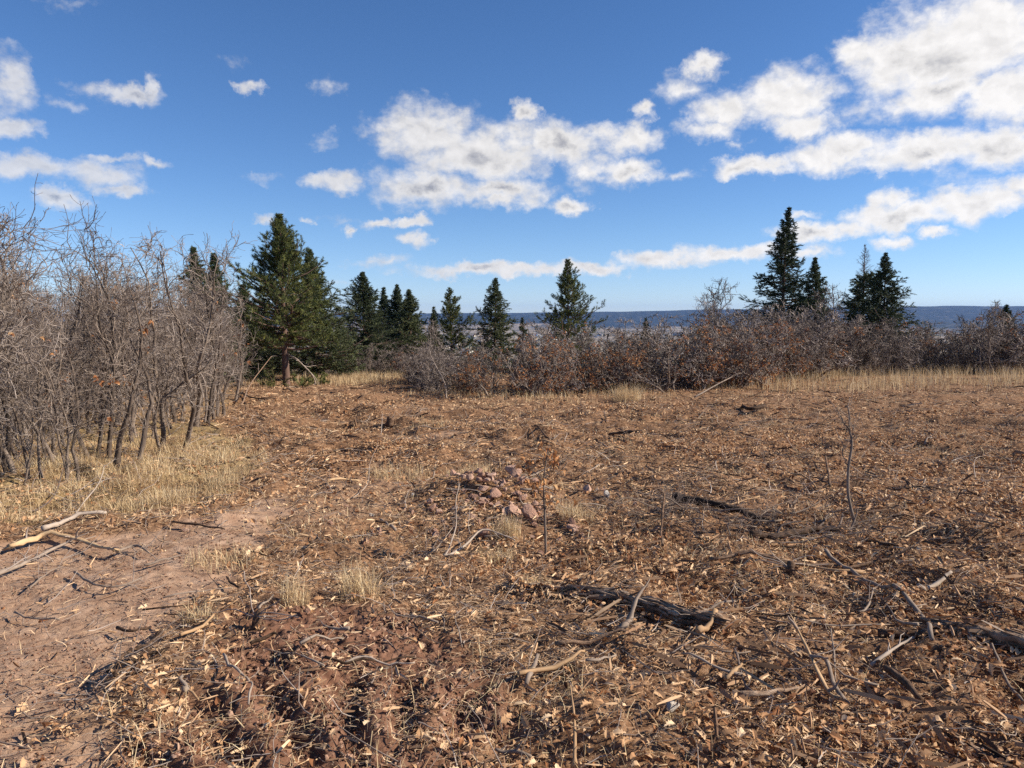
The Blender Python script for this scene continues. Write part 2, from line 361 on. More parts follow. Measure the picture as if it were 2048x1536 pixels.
M_brushtwig = mat_ramp('brush_twig_bark', [(0, (.045, .035, .030)), (.5, (.175, .140, .122)), (1, (.41, .345, .31))], .85, objtint=.5)
M_bark = mat_ramp('log_bark', [(0, (.02, .013, .009)), (.4, (.135, .08, .05)), (.7, (.27, .175, .115)), (1, (.44, .33, .24))], .9, 0, (26, 1.3, (.5, 1, 1.6)), (1, .02))
M_greywood = mat_ramp('grey_wood', [(0, (.10, .075, .06)), (.5, (.23, .175, .135)), (1, (.42, .34, .275))], .85, 0, (18, .7), (.6, .006))
M_barewood = mat_ramp('bare_wood', [(0, (.20, .12, .07)), (.4, (.38, .24, .13)), (1, (.66, .48, .28))], .75, 0, (14, .8), (.5, .006))
M_ptrunk = mat_ramp('pine_bark', [(0, (.05, .032, .026)), (.5, (.15, .095, .075)), (1, (.30, .20, .16))], .9, 0, (14, .9, (1, 1, .3)), (.9, .02))
M_pine = mat_ramp('pine_needles', [(0, (.020, .034, .016)), (.5, (.095, .115, .038)), (1, (.29, .28, .075))], .6, .12)
M_fir = mat_ramp('fir_needles', [(0, (.014, .024, .016)), (.5, (.078, .100, .050)), (1, (.21, .22, .09))], .6, .1, objtint=.35)
M_pale = mat_ramp('pale_needles', [(0, (.04, .05, .03)), (.5, (.10, .11, .06)), (1, (.22, .20, .10))], .6, .1)
M_rock = mat_ramp('red_rock', [(0, (.20, .10, .07)), (.5, (.45, .27, .195)), (1, (.66, .48, .37))], .9, 0, (5, .7), (.8, .03), objtint=.5)
M_grock = mat_ramp('pale_rock', [(0, (.30, .26, .23)), (.5, (.52, .46, .40)), (1, (.72, .66, .58))], .9, 0, (14, .5), (.6, .015))

def mat_ground():
    m = bpy.data.materials.new('earth'); m.use_nodes = True; nt = m.node_tree; N = nt.nodes.new; L = nt.links.new
    b = nt.nodes['Principled BSDF']; b.inputs['Roughness'].default_value = .95; b.inputs['Specular IOR Level'].default_value = .1
    tc = N('ShaderNodeTexCoord')
    def nz(scale, det=6, ro=.6, vec=None):
        n = N('ShaderNodeTexNoise'); n.inputs['Scale'].default_value = scale; n.inputs['Detail'].default_value = det; n.inputs['Roughness'].default_value = ro
        L(vec or tc.outputs['Object'], n.inputs[0]); return n.outputs[0]
    def ramp(f, stops):
        cr = N('ShaderNodeValToRGB'); L(f, cr.inputs[0]); e = cr.color_ramp.elements
        while len(e) < len(stops): e.new(.5)
        for i, (p, c) in enumerate(stops): e[i].position = p; e[i].color = (*c, 1)
        return cr.outputs[0]
    def mix(f, a, c):
        mx = N('ShaderNodeMix'); mx.data_type = 'RGBA'; L(f, mx.inputs[0]); L(a, mx.inputs[6]); L(c, mx.inputs[7]); return mx.outputs[2]
    def attr(k):
        a = N('ShaderNodeAttribute'); a.attribute_name = k; return a.outputs['Fac']
    litter = ramp(nz(28, 8, .7), [(.3, (.06, .028, .016)), (.48, (.20, .11, .060)), (.62, (.34, .205, .12)), (.75, (.46, .31, .18))])
    dirt = ramp(nz(6, 9, .68), [(.28, (.22, .125, .08)), (.5, (.36, .230, .152)), (.72, (.47, .325, .230))])
    soil = ramp(nz(9, 9, .7), [(.3, (.12, .056, .034)), (.52, (.19, .098, .062)), (.72, (.28, .16, .108))])
    grs = ramp(nz(35, 8, .7), [(.3, (.12, .075, .04)), (.55, (.34, .24, .12)), (.75, (.52, .39, .21))])
    c = mix(attr('dirt'), litter, dirt); c = mix(attr('soil'), c, soil); c = mix(attr('grs'), c, grs)
    # the far valley and ridge: pale plains, dark woods
    v2 = N('ShaderNodeMapping'); L(tc.outputs['Object'], v2.inputs[0]); v2.inputs['Scale'].default_value = (.002, .0009, .002)
    far = ramp(nz(4, 9, .62, v2.outputs[0]), [(.36, (.035, .045, .03)), (.45, (.16, .13, .085)), (.56, (.33, .26, .18)), (.66, (.42, .36, .28)), (.7, (.05, .06, .04))])
    rid = ramp(nz(9, 9, .6, v2.outputs[0]), [(.3, (.010, .018, .022)), (.52, (.018, .028, .030)), (.60, (.05, .055, .05)), (.72, (.2, .17, .13))])
    c = mix(attr('far'), c, far); c = mix(attr('ridge'), c, rid)
    L(c, b.inputs['Base Color'])
    bp = N('ShaderNodeBump'); bp.inputs['Strength'].default_value = .6; bp.inputs['Distance'].default_value = .02
    L(nz(45, 8, .7), bp.inputs['Height']); L(bp.outputs[0], b.inputs['Normal'])
    return m

# ------------------------------------------------------------------ ground sheet
def build_ground():
    ys = np.concatenate([np.linspace(-20, 1.2, 24, endpoint=False), np.linspace(1.2, 2.3, 30, endpoint=False), np.linspace(2.3, 6, 400, endpoint=False),
                         6 * (16 / 6) ** np.linspace(0, 1, 260, endpoint=False), 16 * (60 / 16.) ** np.linspace(0, 1, 150, endpoint=False),
                         60 * (14000 / 60.) ** np.linspace(0, 1, 170)])
    u = np.linspace(-1, 1, 760); uu = .33 * u + .67 * u ** 3
    Y, U = np.meshgrid(ys, uu, indexing='ij'); X = U * (np.maximum(Y, 0) * 1.0 + 7)
    Z, dirt, soil, grs, thk = gh(X, Y, True)
    far = sstep(Y, 120, 400); ridge = sstep(Y + (fbm(X / 900, Y / 900, 3, 31) - .5) * 3000 + 1700 * sstep(1024 + X / np.maximum(Y, 1) * F, 1400, 1750), 6600, 7400)
    g = np.maximum(grs, thk * .6)
    g = np.maximum(g, sstep(Y, 36, 44) * .8)
    nr, nc = Y.shape; idx = np.arange(nr * nc).reshape(nr, nc)
    q = np.stack([idx[:-1, :-1], idx[:-1, 1:], idx[1:, 1:], idx[1:, :-1]], -1).reshape(-1, 4)
    me = mesh('ground', np.stack([X, Y, Z], -1).reshape(-1, 3), q, dict(dirt=dirt.ravel(), soil=soil.ravel(), grs=g.ravel(), far=far.ravel(), ridge=ridge.ravel()), True)
    tag(obj('ground', me, mat_ground()), 'reddish brown earth of the clearing falling away to the valley', kind='structure')
build_ground()

# ------------------------------------------------------------------ litter (nobody could count it)
def lobed_leaf():
    # outline of a small oak leaf along +x, folded at the midrib
    xs = [0, .12, .22, .34, .44, .56, .66, .80, .90, 1.0]
    ws = [.02, .10, .06, .24, .12, .30, .16, .24, .14, .03]
    mid = [(x - .5, 0, .10 * math.sin(x * 3.1)) for x in xs]
    up = [(x - .5 + .03, w, .10 * math.sin(x * 3.1) + w * .45) for x, w in zip(xs, ws)]
    dn = [(x - .5 + .03, -w, .10 * math.sin(x * 3.1) + w * .38) for x, w in zip(xs, ws)]
    v = np.array(mid + up + dn); n = len(xs); f = []
    for i in range(n - 1):
        f += [(i, i + 1, n + i + 1, n + i), (i + 1, i, 2 * n + i, 2 * n + i + 1)]
    return v, np.array(f)
def curl_leaf():
    v = []; n = 5
    for i in range(n):
        x = i / (n - 1); w = .26 * math.sin(math.pi * min(.97, x + .12)) ; z = .25 * math.sin(x * 3.6)
        v += [(x - .5, w, z + w * .9), (x - .5, 0, z), (x - .5, -w * .8, z + w * .2)]
    f = []
    for i in range(n - 1):
        a = i * 3; f += [(a, a + 1, a + 4, a + 3), (a + 1, a + 2, a + 5, a + 4)]
    return np.array(v), np.array(f)
def fold_leaf():
    v = np.array([(-.5, 0, 0), (0, .28, .14), (.5, 0, .03), (0, -.26, .10), (0, 0, -.02)])
    return v, np.array([(0, 4, 1), (4, 2, 1), (0, 3, 4), (3, 2, 4)])
def splinter():
    v = np.array([(-.5, -.035, 0), (-.5, .03, .01), (-.45, 0, .05), (.42, -.03, .01), (.5, .02, .03), (.46, 0, .05), (0, -.05, 0), (0, .05, .01), (0, .005, .075)])
    f3 = np.array([(0, 2, 1), (3, 4, 5)]); f4 = np.array([(0, 6, 8, 2), (6, 3, 5, 8), (6, 0, 1, 7), (3, 6, 7, 4), (1, 2, 8, 7), (7, 8, 5, 4)])
    return v, [f3, f4]
def fibre():
    v = []; n = 5
    for i in range(n):
        x = i / (n - 1); w = (.5, .9, 1, .8, .2)[i]; c = (0, 2.2, 1.2, -1.6, .8)[i]; z = (0, .03, .05, .02, .06)[i]; v += [(x - .5, c + w * .5, z + .008), (x - .5, c - w * .5, z)]
    return np.array(v), np.array([(2 * i, 2 * i + 1, 2 * i + 3, 2 * i + 2) for i in range(n - 1)])
def leafy(x, y):
    return .22 + .78 * sstep(fbm(x * .55, y * .55, 3, 47) + .10 * x * np.clip(1.6 - y / 6, 0, 1) - .02 * np.clip(y - 6, 0, 6), .36, .62)
def scatter_pts(rng, n, d0, d1, keep, power=1.0, wide=.80, pad=.7):
    """points in the visible fan between two distances, thinned by keep(x, y)"""
    t = rng.random(n); d = (d0 ** (2 - power) + t * (d1 ** (2 - power) - d0 ** (2 - power))) ** (1 / (2 - power)) if power != 2 else d0 * (d1 / d0) ** t
    x = (rng.random(n) * 2 - 1) * (wide * d + pad)
    k = rng.random(n) < keep(x, d); return x[k], d[k]
def clump(x, y, s): return .35 + .65 * sstep(fbm(x * 1.6, y * 1.6, 3, s), .32, .55)
def litter_keep(x, y):
    dirt, soil, grs, thk = zones(x, y)
    k = (1 - .93 * dirt) * (1 - .86 * soil) * (1 - .25 * grs) * (1 - .35 * thk)
    # clearing only: ends at the brush
    return k * clump(x, y, 41)
def chip_keep(x, y):
    dirt, soil, grs, thk = zones(x, y)
    return (1 - .82 * dirt) * (1 - .62 * soil) * (1 - .4 * grs) * (1 - .35 * thk) * clump(x, y, 43)
def litter():
    rng = np.random.default_rng(11)
    L1, L2, L3 = lobed_leaf(), curl_leaf(), fold_leaf(); SP = splinter()
    parts = []
    for (tpl, n, d0, d1, s0, s1, lift, pw) in ((L1, 17000, 2.0, 6.5, .032, .072, .06, 1.0), (L2, 22000, 2.0, 6.5, .022, .055, .055, 1.0), (L2, 48000, 6.5, 14, .032, .07, .06, 1.0),
                                           (L3, 60000, 6.0, 18, .035, .07, .06, 1.2), (L3, 60000, 16, 36, .05, .11, .07, 1.4)):
        x, y = scatter_pts(rng, n, d0, d1, lambda x, y: litter_keep(x, y) * leafy(x, y), pw); k = len(x)
        z = gh(x, y) + rng.random(k) ** 1.6 * lift
        Rm = rotmats(rng.random(k) * 6.283, np.abs(rng.normal(0, .85, k)), rng.random(k) * 6.283)
        tint = np.clip(rng.normal(.60, .24, k) + (fbm(x * .8, y * .8, 3, 51) - .5) * .5, 0, 1)
        parts.append(stamp(tpl[0], tpl[1], np.stack([x, y, z], -1), Rm, s0 + (s1 - s0) * rng.random(k) ** 1.4, tint))
    v, f, t = join(parts)
    tag(obj('leaf_litter', mesh('leaf_litter', v, f, dict(tint=t)), M_leaf), 'tan and rust oak leaves strewn over the cleared ground', kind='stuff')
    parts = []
    for (n, d0, d1, s0, s1, pw) in ((21000, 2.0, 6.5, .02, .13, 1.0), (34000, 6.5, 16, .04, .17, 1.1), (26000, 16, 36, .08, .26, 1.3)):
        x, y = scatter_pts(rng, n, d0, d1, chip_keep, pw); k = len(x)
        z = gh(x, y) + .008 + rng.random(k) ** 2 * .05
        Rm = rotmats(rng.random(k) * 6.283, np.abs(rng.normal(0, .35, k)), rng.random(k) * 6.283)
        ln = s0 + (s1 - s0) * rng.random(k) ** 3; th = np.minimum(ln, .07) * (.5 + 1.5 * rng.random(k) ** 2) * (1 + .03 * y)
        parts.append(stamp(SP[0], SP[1], np.stack([x, y, z], -1), Rm, np.stack([ln, th, th], -1), np.clip(rng.normal(.42, .28, k), 0, 1)))
    x, y = scatter_pts(rng, 5200, 7.5, 36, chip_keep, 1.0); k = len(x)      # larger shards of bark and root, seen as dark streaks
    ln = .10 + .38 * rng.random(k) ** 2.2 * np.clip(y / 14, .5, 1.3); th = np.minimum(ln * .8, .22) * (.5 + 1.2 * rng.random(k))
    parts.append(stamp(SP[0], SP[1], np.stack([x, y, gh(x, y) + .015 + .05 * rng.random(k)], -1), rotmats(rng.random(k) * 6.283, rng.normal(0, .3, k), rng.random(k) * 6.283), np.stack([ln, th, th * 1.3], -1), np.clip(rng.normal(.16, .20, k), 0, 1)))
    x, y = scatter_pts(rng, 2600, 2.4, 7.5, lambda x, y: chip_keep(x, y) * sstep(x + (y - 4) * .2, -.3, 1.0), 1.0); k = len(x)
    ln = .05 + .22 * rng.random(k) ** 2.5; th = np.minimum(ln, .12) * (.5 + 1.3 * rng.random(k))
    parts.append(stamp(SP[0], SP[1], np.stack([x, y, gh(x, y) + .03 + .04 * rng.random(k)], -1), rotmats(rng.random(k) * 6.283, rng.normal(0, .35, k), rng.random(k) * 6.283), np.stack([ln, th, th * 1.3], -1), np.clip(rng.normal(.22, .25, k), 0, 1)))
    FB = fibre()
    for (n, d0, d1, s0, s1, pw) in ((60000, 2.0, 6.5, .02, .12, 1.0), (80000, 6.5, 16, .03, .16, 1.1), (50000, 16, 36, .08, .24, 1.3)):
        x, y = scatter_pts(rng, n, d0, d1, chip_keep, pw); k = len(x)
        z = gh(x, y) + .006 + rng.random(k) ** 2 * .032
        ln = s0 + (s1 - s0) * rng.random(k) ** 2; th = (.0018 + .0035 * rng.random(k) ** 2) * (1 + .10 * y)
        parts.append(stamp(FB[0], FB[1], np.stack([x, y, z], -1), rotmats(rng.random(k) * 6.283, rng.normal(0, .30, k), rng.random(k) * 6.283), np.stack([ln, th * np.where(rng.random(k) < .5, 1, -1), ln * (.3 + rng.random(k))], -1), np.clip(rng.normal(.58, .27, k), 0, 1)))
    v, f, t = join(parts)
    tag(obj('wood_chips', mesh('wood_chips', v, f, dict(tint=t)), M_chip), 'shredded wood chips and splinters among the leaves', kind='stuff')
    # thin curved twigs and straw lying about
    parts = []
    for (n, d0, d1, l0, l1, r, kf) in ((5200, 2.0, 7, .06, .34, .0019, chip_keep), (6500, 7, 18, .12, .55, .0032, chip_keep), (900, 2.0, 9, .08, .45, .0024, lambda x, y: zones(x, y)[0] * .7)):
        x, y = scatter_pts(rng, n, d0, d1, kf); k = len(x)
        z = gh(x, y) + .015 + rng.random(k) * .03
        a = rng.random(k) * 6.283; D = np.stack([np.cos(a), np.sin(a), rng.normal(0, .22, k)], -1)
        ln = l0 + (l1 - l0) * rng.random(k) ** 1.8
        P = grow(rng, np.stack([x, y, z], -1), D, ln, 5, .16)
        P[:, :, 2] = np.maximum(P[:, :, 2], gh(P[:, :, 0], P[:, :, 1]) + .003)
        rad = (r * (.6 + rng.random(k) * 1.3))[:, None] * np.linspace(1.2, .5, 6)[None]
        parts.append(tubes(P, rad, 3, np.clip(rng.normal(.55, .28, k), 0, 1)))
    v, f, t = join(parts)
    tag(obj('twig_litter', mesh('twig_litter', v, f, dict(tint=t), True), M_twig), 'thin grey twigs lying in the litter', kind='stuff')
    # churned clods
    ico = np.array([(0, 0, 1), (.89, 0, .45), (.28, .85, .45), (-.72, .53, .45), (-.72, -.53, .45), (.28, -.85, .45), (.72, .53, -.45), (-.28, .85, -.45), (-.89, 0, -.45), (-.28, -.85, -.45), (.72, -.53, -.45), (0, 0, -1)])
    icf = np.array([(0, 1, 2), (0, 2, 3), (0, 3, 4), (0, 4, 5), (0, 5, 1), (1, 6, 2), (2, 7, 3), (3, 8, 4), (4, 9, 5), (5, 10, 1), (2, 6, 7), (3, 7, 8), (4, 8, 9), (5, 9, 10), (1, 10, 6)])
    parts = []
    for s in range(4):
        tv = ico * (1 + .5 * (rng.random((12, 1)) - .5)) * [1, .8, .6]
        x, y = scatter_pts(rng, 42000, 2.0, 6.5, lambda x, y: (lambda z: z[0] * .5 + z[1] * .95 + .05)(zones(x, y)) * (.15 + .85 * sstep(fbm(x * 3, y * 3, 3, 61), .4, .6)))
        k = len(x); s_ = .0025 + .017 * rng.random(k) ** 4.5 * np.where(zones(x, y)[1] > .4, 1, .5)
        Rm = rotmats(rng.random(k) * 6.283, rng.random(k) * 3, rng.random(k) * 6.283)
        parts.append(stamp(tv, icf, np.stack([x, y, gh(x, y) + s_ * .2], -1), Rm, s_, rng.random(k)))
    v, f, t = join(parts)
    tag(obj('soil_clods', mesh('soil_clods', v, f, dict(tint=t)), M_clod), 'crumbs and clods of churned red soil', kind='stuff')
litter()

# ------------------------------------------------------------------ grass
def blades(rng, x, y, h, lean, w, tint, zf=None):
    k = len(x); z = gh(x, y) - .01; a = rng.random(k) * 6.283
    L_ = np.abs(rng.normal(0, lean, k)); out = np.stack([np.cos(a), np.sin(a)], -1)
    P = np.empty((k, 4, 3))
    for i, t in enumerate((0, .4, .75, 1.0)):
        P[:, i, 0] = x + out[:, 0] * h * L_ * t ** 1.8; P[:, i, 1] = y + out[:, 1] * h * L_ * t ** 1.8
        P[:, i, 2] = z + h * t * np.sqrt(np.clip(1 - (L_ * t * .8) ** 2, .05, 1))
    b = rng.random(k) * 6.283; s = np.stack([np.cos(b), np.sin(b), 0 * b], -1)[:, None, :] * (w[:, None] * np.array([1, .8, .5, .06]))[..., None]
    V = np.stack([P - s, P + s], 2).reshape(k, 8, 3)
    f = np.array([(0, 1, 3, 2), (2, 3, 5, 4), (4, 5, 7, 6)]); off = (np.arange(k) * 8)[:, None, None]
    return V.reshape(-1, 3), (f[None] + off).reshape(-1, 4), np.repeat(tint, 8)
def grass():
    rng = np.random.default_rng(21); parts = []
    x, y = scatter_pts(rng, 210000, 5.5, 12.5, lambda x, y: (lambda z: z[2] + .30 * z[3])(zones(x, y)) * (.12 + .88 * sstep(fbm(x * 3.2, y * 3.2, 3, 71), .40, .58)) * (x < 0))
    k = len(x); h = (.05 + .19 * rng.random(k) ** 1.6) * (.05 + 1.5 * fbm(x * 2.5, y * 2.5, 2, 72))
    parts.append(blades(rng, x, y, h, .8, np.full(k, .0028), np.clip(rng.normal(.5, .22, k) + (fbm(x * 2, y * 2, 2, 76) - .5) * .7, 0, 1)))
    v, f, t = join(parts)
    tag(obj('dry_grass', mesh('dry_grass', v, f, dict(tint=t)), M_straw), 'golden dry grass under the edge of the left oak thicket', kind='stuff')
    parts = []
    # tall tan grass before the brush: right strip, centre edge, gap beside the pine
    for (poly, n, h0, h1, w) in (([(1500,778),(1560,790),(2100,778),(2300,752),(2300,738),(1900,742),(1560,745)], 40000, .30, .78, .007),
                              ([(820,800),(1000,812),(1240,808),(1500,792),(1500,768),(1240,775),(1000,785),(830,775)], 4500, .08, .32, .006),
                              ([(600,768),(660,775),(830,768),(830,752),(700,748),(600,750)], 6000, .15, .45, .007),
                              ([(440,790),(560,782),(560,752),(440,755)], 2500, .12, .35, .006)):
        W = polyw(poly); lo, hi = W.min(0), W.max(0)
        x = lo[0] + (hi[0] - lo[0]) * rng.random(n * 2); y = lo[1] + (hi[1] - lo[1]) * rng.random(n * 2)
        kk = rng.random(n * 2) < sstep(sdist(W, x, y) + (fbm(x * 1.2, y * 1.2, 2, 73) - .5) * 2.5, -.5, .7) * sstep(fbm(x * .8, y * .8, 3, 74), .38, .58)
        x, y = x[kk], y[kk]; k = len(x)
        parts.append(blades(rng, x, y, h0 + (h1 - h0) * rng.random(k) ** 1.4, .35, np.full(k, w), np.clip(rng.normal(.55, .22, k), 0, 1)))
    v, f, t = join(parts)
    tag(obj('tall_grass', mesh('tall_grass', v, f, dict(tint=t)), M_straw), 'tall tan grass along the foot of the far oak brush', kind='stuff')
    # sparse wisps through the clearing
    x, y = scatter_pts(rng, 60000, 2.2, 22, lambda x, y: (1 - .85 * zones(x, y)[0]) * (.10 + .9 * sstep(fbm(x * 1.1, y * 1.1, 3, 75), .52, .68)))
    k = len(x)
    v, f, t = blades(rng, x, y, .04 + .11 * rng.random(k) ** 1.5, 1.5, .0015 + .00025 * y, np.clip(rng.normal(.6, .2, k), 0, 1))
    tag(obj('grass_wisps', mesh('grass_wisps', v, f, dict(tint=t)), M_straw), 'thin straw coloured grass growing through the leaf litter', kind='stuff')
grass()
def tuft(px, py, w, h, n, label, seed, dark=0.0):
    rng = np.random.default_rng(seed); c = at(px, py)
    a = rng.random(n) * 6.283; r = np.sqrt(rng.random(n)) * w
    x, y = c[0] + r * np.cos(a), c[1] + r * .8 * np.sin(a)
    v, f, t = blades(rng, x, y, h * (.45 + .55 * rng.random(n)), .55, np.full(n, .0015 + .0001 * c[1]), np.clip(rng.normal(.62 - dark, .2, n), 0, 1))
    z0 = float(gh(c[0], c[1])); v = v - np.array([c[0], c[1], z0])
    tag(obj('grass_tuft', mesh('grass_tuft', v, f, dict(tint=t)), M_straw, loc=(c[0], c[1], z0)), label, 'grass tuft', 'dry grass tufts in the clearing')
for i, a in enumerate([
    (718, 1182, .13, .30, 260, 'tall pale grass tuft standing alone in the middle left litter'),
    (590, 1205, .10, .20, 170, 'short straw tuft just right of the small splintered stump'),
    (935, 958, .28, .30, 420, 'broad pale grass tuft behind the top of the stone pile'),
    (800, 950, .40, .22, 300, 'loose greyish grass patch behind and left of the stone pile'),
    (1015, 1060, .13, .24, 240, 'straw tuft growing in front of the large red slab'),
    (1000, 1098, .16, .14, 240, 'low matted grass tuft under the forked grey stick'),
    (1150, 1040, .18, .26, 240, 'brownish stemmy tuft right of the centre sapling'),
    (1070, 1165, .12, .12, 200, 'low pale tuft behind the left end of the bark log'),
    (400, 1250, .10, .17, 130, 'thin grass tuft at the edge of the bare path'),
    (450, 1130, .30, .16, 260, 'wide flattened straw patch beside the bare path'),
    (1255, 800, .45, .62, 420, 'tall pale grass tuft before the middle of the far brush'),
    (860, 858, .5, .18, 260, 'low yellow grass patch behind the small bare earth patch'),
    (450, 985, .16, .28, 240, 'golden tuft at the right end of the left grass'),
    (340, 1018, .22, .24, 320, 'golden tuft at the front of the left grass bank'),
    (1360, 1470, .08, .07, 90, 'tiny greenish tuft beside the pale round stone'),
    (1850, 905, .45, .14, 220, 'pale wispy tuft in the right clearing')]):
    tuft(*a, seed=300 + i)

# ------------------------------------------------------------------ oaks
def oak_meshes(seed, H, stems, leafy=0.0, dens=1.0, spread=.35, r0=.035, lean=(0, 0), low=.22, twr=.0022, wander=.24, dark=False, plumb=0.0):
    rng = np.random.default_rng(seed)
    S = np.stack([rng.normal(0, .10 * stems ** .5, stems), rng.normal(0, .10 * stems ** .5, stems), np.full(stems, -.05)], -1)
    D = np.stack([rng.normal(0, spread, stems) + lean[0], rng.normal(0, spread, stems) + lean[1], np.ones(stems)], -1)
    Ln = H * (.75 + .35 * rng.random(stems)); Ln[0] = H * 1.08
    n0 = 12
    P0 = grow(rng, S, D, Ln, n0, wander * .7, .13)
    dr = P0[:, -1:] - P0[:, :1]; dr[..., 2] = 0; P0 = P0 - plumb * dr * np.linspace(0, 1, n0 + 1)[None, :, None]
    R0 = (r0 * (.55 + .6 * rng.random(stems)))[:, None] * np.linspace(1.15, .16, n0 + 1)[None]; R0[:, 0] *= 1.35
    k1 = max(5, int(11 * dens))
    s1, d1, t1, p1 = children(rng, P0, k1, low, .99, .80, .28)
    L1 = H * ((.46 if dark else .34) - .20 * t1) * (.5 + rng.random(len(t1)) * .9)
    P1 = grow(rng, s1, d1, L1, 7, wander * 1.25, .06)
    r1 = np.interp(t1, [0, 1], [r0 * .40, r0 * .16]) * (.6 + .6 * rng.random(len(t1)))
    R1 = r1[:, None] * np.linspace(1, .3, 8)[None]
    k2 = max(4, int(6 * dens))
    s2, d2, t2, p2 = children(rng, P1, k2, .2, 1, .8, .05)
    L2 = L1[p2] * (.55 - .25 * t2) * (.5 + rng.random(len(t2)))
    P2 = grow(rng, s2, d2, L2, 5, wander * 1.4, .04)
    R2 = (twr * (1.6 + 1.2 * rng.random(len(t2))))[:, None] * np.linspace(1, .55, 6)[None]
    k3 = 4 if twr < .004 else 3
    s3, d3, t3, p3 = children(rng, P2, k3, .25, 1, .75, .06)
    L3 = (.07 + .17 * rng.random(len(t3))) * (H / 3.) ** .3
    P3 = grow(rng, s3, d3, L3, 3, wander * 1.3, .05)
    R3 = (twr * (.8 + .5 * rng.random(len(t3))))[:, None] * np.array([1, .9, .8, 1.15])[None]
    # suckers low on the stems
    ks = max(3, int((5 if twr > .004 else 15) * dens))
    s4, d4, t4, p4 = children(rng, P0, ks, .04, .4, 1.0, .2)
    P4 = grow(rng, s4, d4, (.25 + .45 * rng.random(len(t4))), 5, .3, .05)
    s5, d5, t5, _ = children(rng, P4, 3, .2, 1, .8, .05); P5 = grow(rng, s5, d5, .08 + .16 * rng.random(len(t5)), 3, .3, .03)
    R4 = (twr * (1.2 + rng.random(len(t4))))[:, None] * np.linspace(1, .5, 6)[None]
    tv, tq, tt = join([tubes(P0, R0, 6, np.clip(rng.normal(.25 if dark else .42, .10, len(P0)), 0, 1), .35, rng), tubes(P1, R1, 4, np.clip(rng.normal(.55, .12, len(P1)), 0, 1), .3, rng)])
    cv, cq, ct = join([tubes(P2, R2, 3, np.clip(rng.normal(.45, .2, len(P2)), 0, 1)), tubes(P3, R3, 3, np.clip(rng.normal(.55, .22, len(P3)), 0, 1)), tubes(P4, R4, 3, np.clip(rng.normal(.6, .2, len(P4)), 0, 1)), tubes(P5, np.full((len(P5), 4), twr * .9), 3, np.clip(rng.normal(.6, .2, len(P5)), 0, 1))])
    out = [('trunk', mesh('oak_trunk', tv, tq, dict(tint=tt), True), M_oak), ('crown', mesh('oak_crown', cv, cq, dict(tint=ct), True), M_darktwig if dark else (M_brushtwig if twr > .004 else M_oaktwig))]
    if leafy > 0:
        tips = np.concatenate([P3[:, -1], P2[:, -1], P4[:, -1]]); hz = tips[:, 2] / H
        k = rng.random(len(tips)) < leafy * np.clip(1.25 - hz * 1.1, .05, 1) * (fbm(tips[:, 0] * 2 + 9, tips[:, 2] * 2 + seed, 2, 81) > .54)
        tp = tips[k]; tp = np.repeat(tp, 3, 0) + rng.normal(0, .035, (len(tp) * 3, 3)); n = len(tp)
        if n > 5:
            Rm = rotmats(rng.random(n) * 6.283, rng.random(n) * 1.6, rng.random(n) * 6.283)
            v, f, t = stamp(*curl_leaf(), tp, Rm, .06 + .06 * rng.random(n), np.clip(rng.normal(.55, .25, n), 0, 1))
            out.append(('leaves', mesh('oak_leaves', v, f, dict(tint=t)), M_rust))
    return out
def place(name, parts, x, y, rz, s, label, cat, group=None, dz=0.0, tilt=(0, 0)):
    r = bpy.data.objects.new(name, None); COL.objects.link(r); r.empty_display_size = .1
    r.location = (x, y, float(gh(x, y)) + dz); r.rotation_euler = (tilt[0], tilt[1], rz); r.scale = (s, s, s) if not hasattr(s, '__len__') else s
    tag(r, label, cat, group)
    for n, me, m in parts: obj(n, me, m, r)
    return r
ORD = 'first second third fourth fifth sixth seventh eighth ninth tenth eleventh twelfth thirteenth fourteenth fifteenth sixteenth seventeenth eighteenth nineteenth twentieth'.split()
TENS = {20: 'twenty', 30: 'thirty', 40: 'forty', 50: 'fifty', 60: 'sixty', 70: 'seventy'}
def ordw(n):
    if n < 20: return ORD[n]
    n += 1; t, u = n // 10 * 10, n % 10
    return (TENS[t][:-1] + 'ieth') if u == 0 else TENS[t] + '-' + ORD[u - 1]

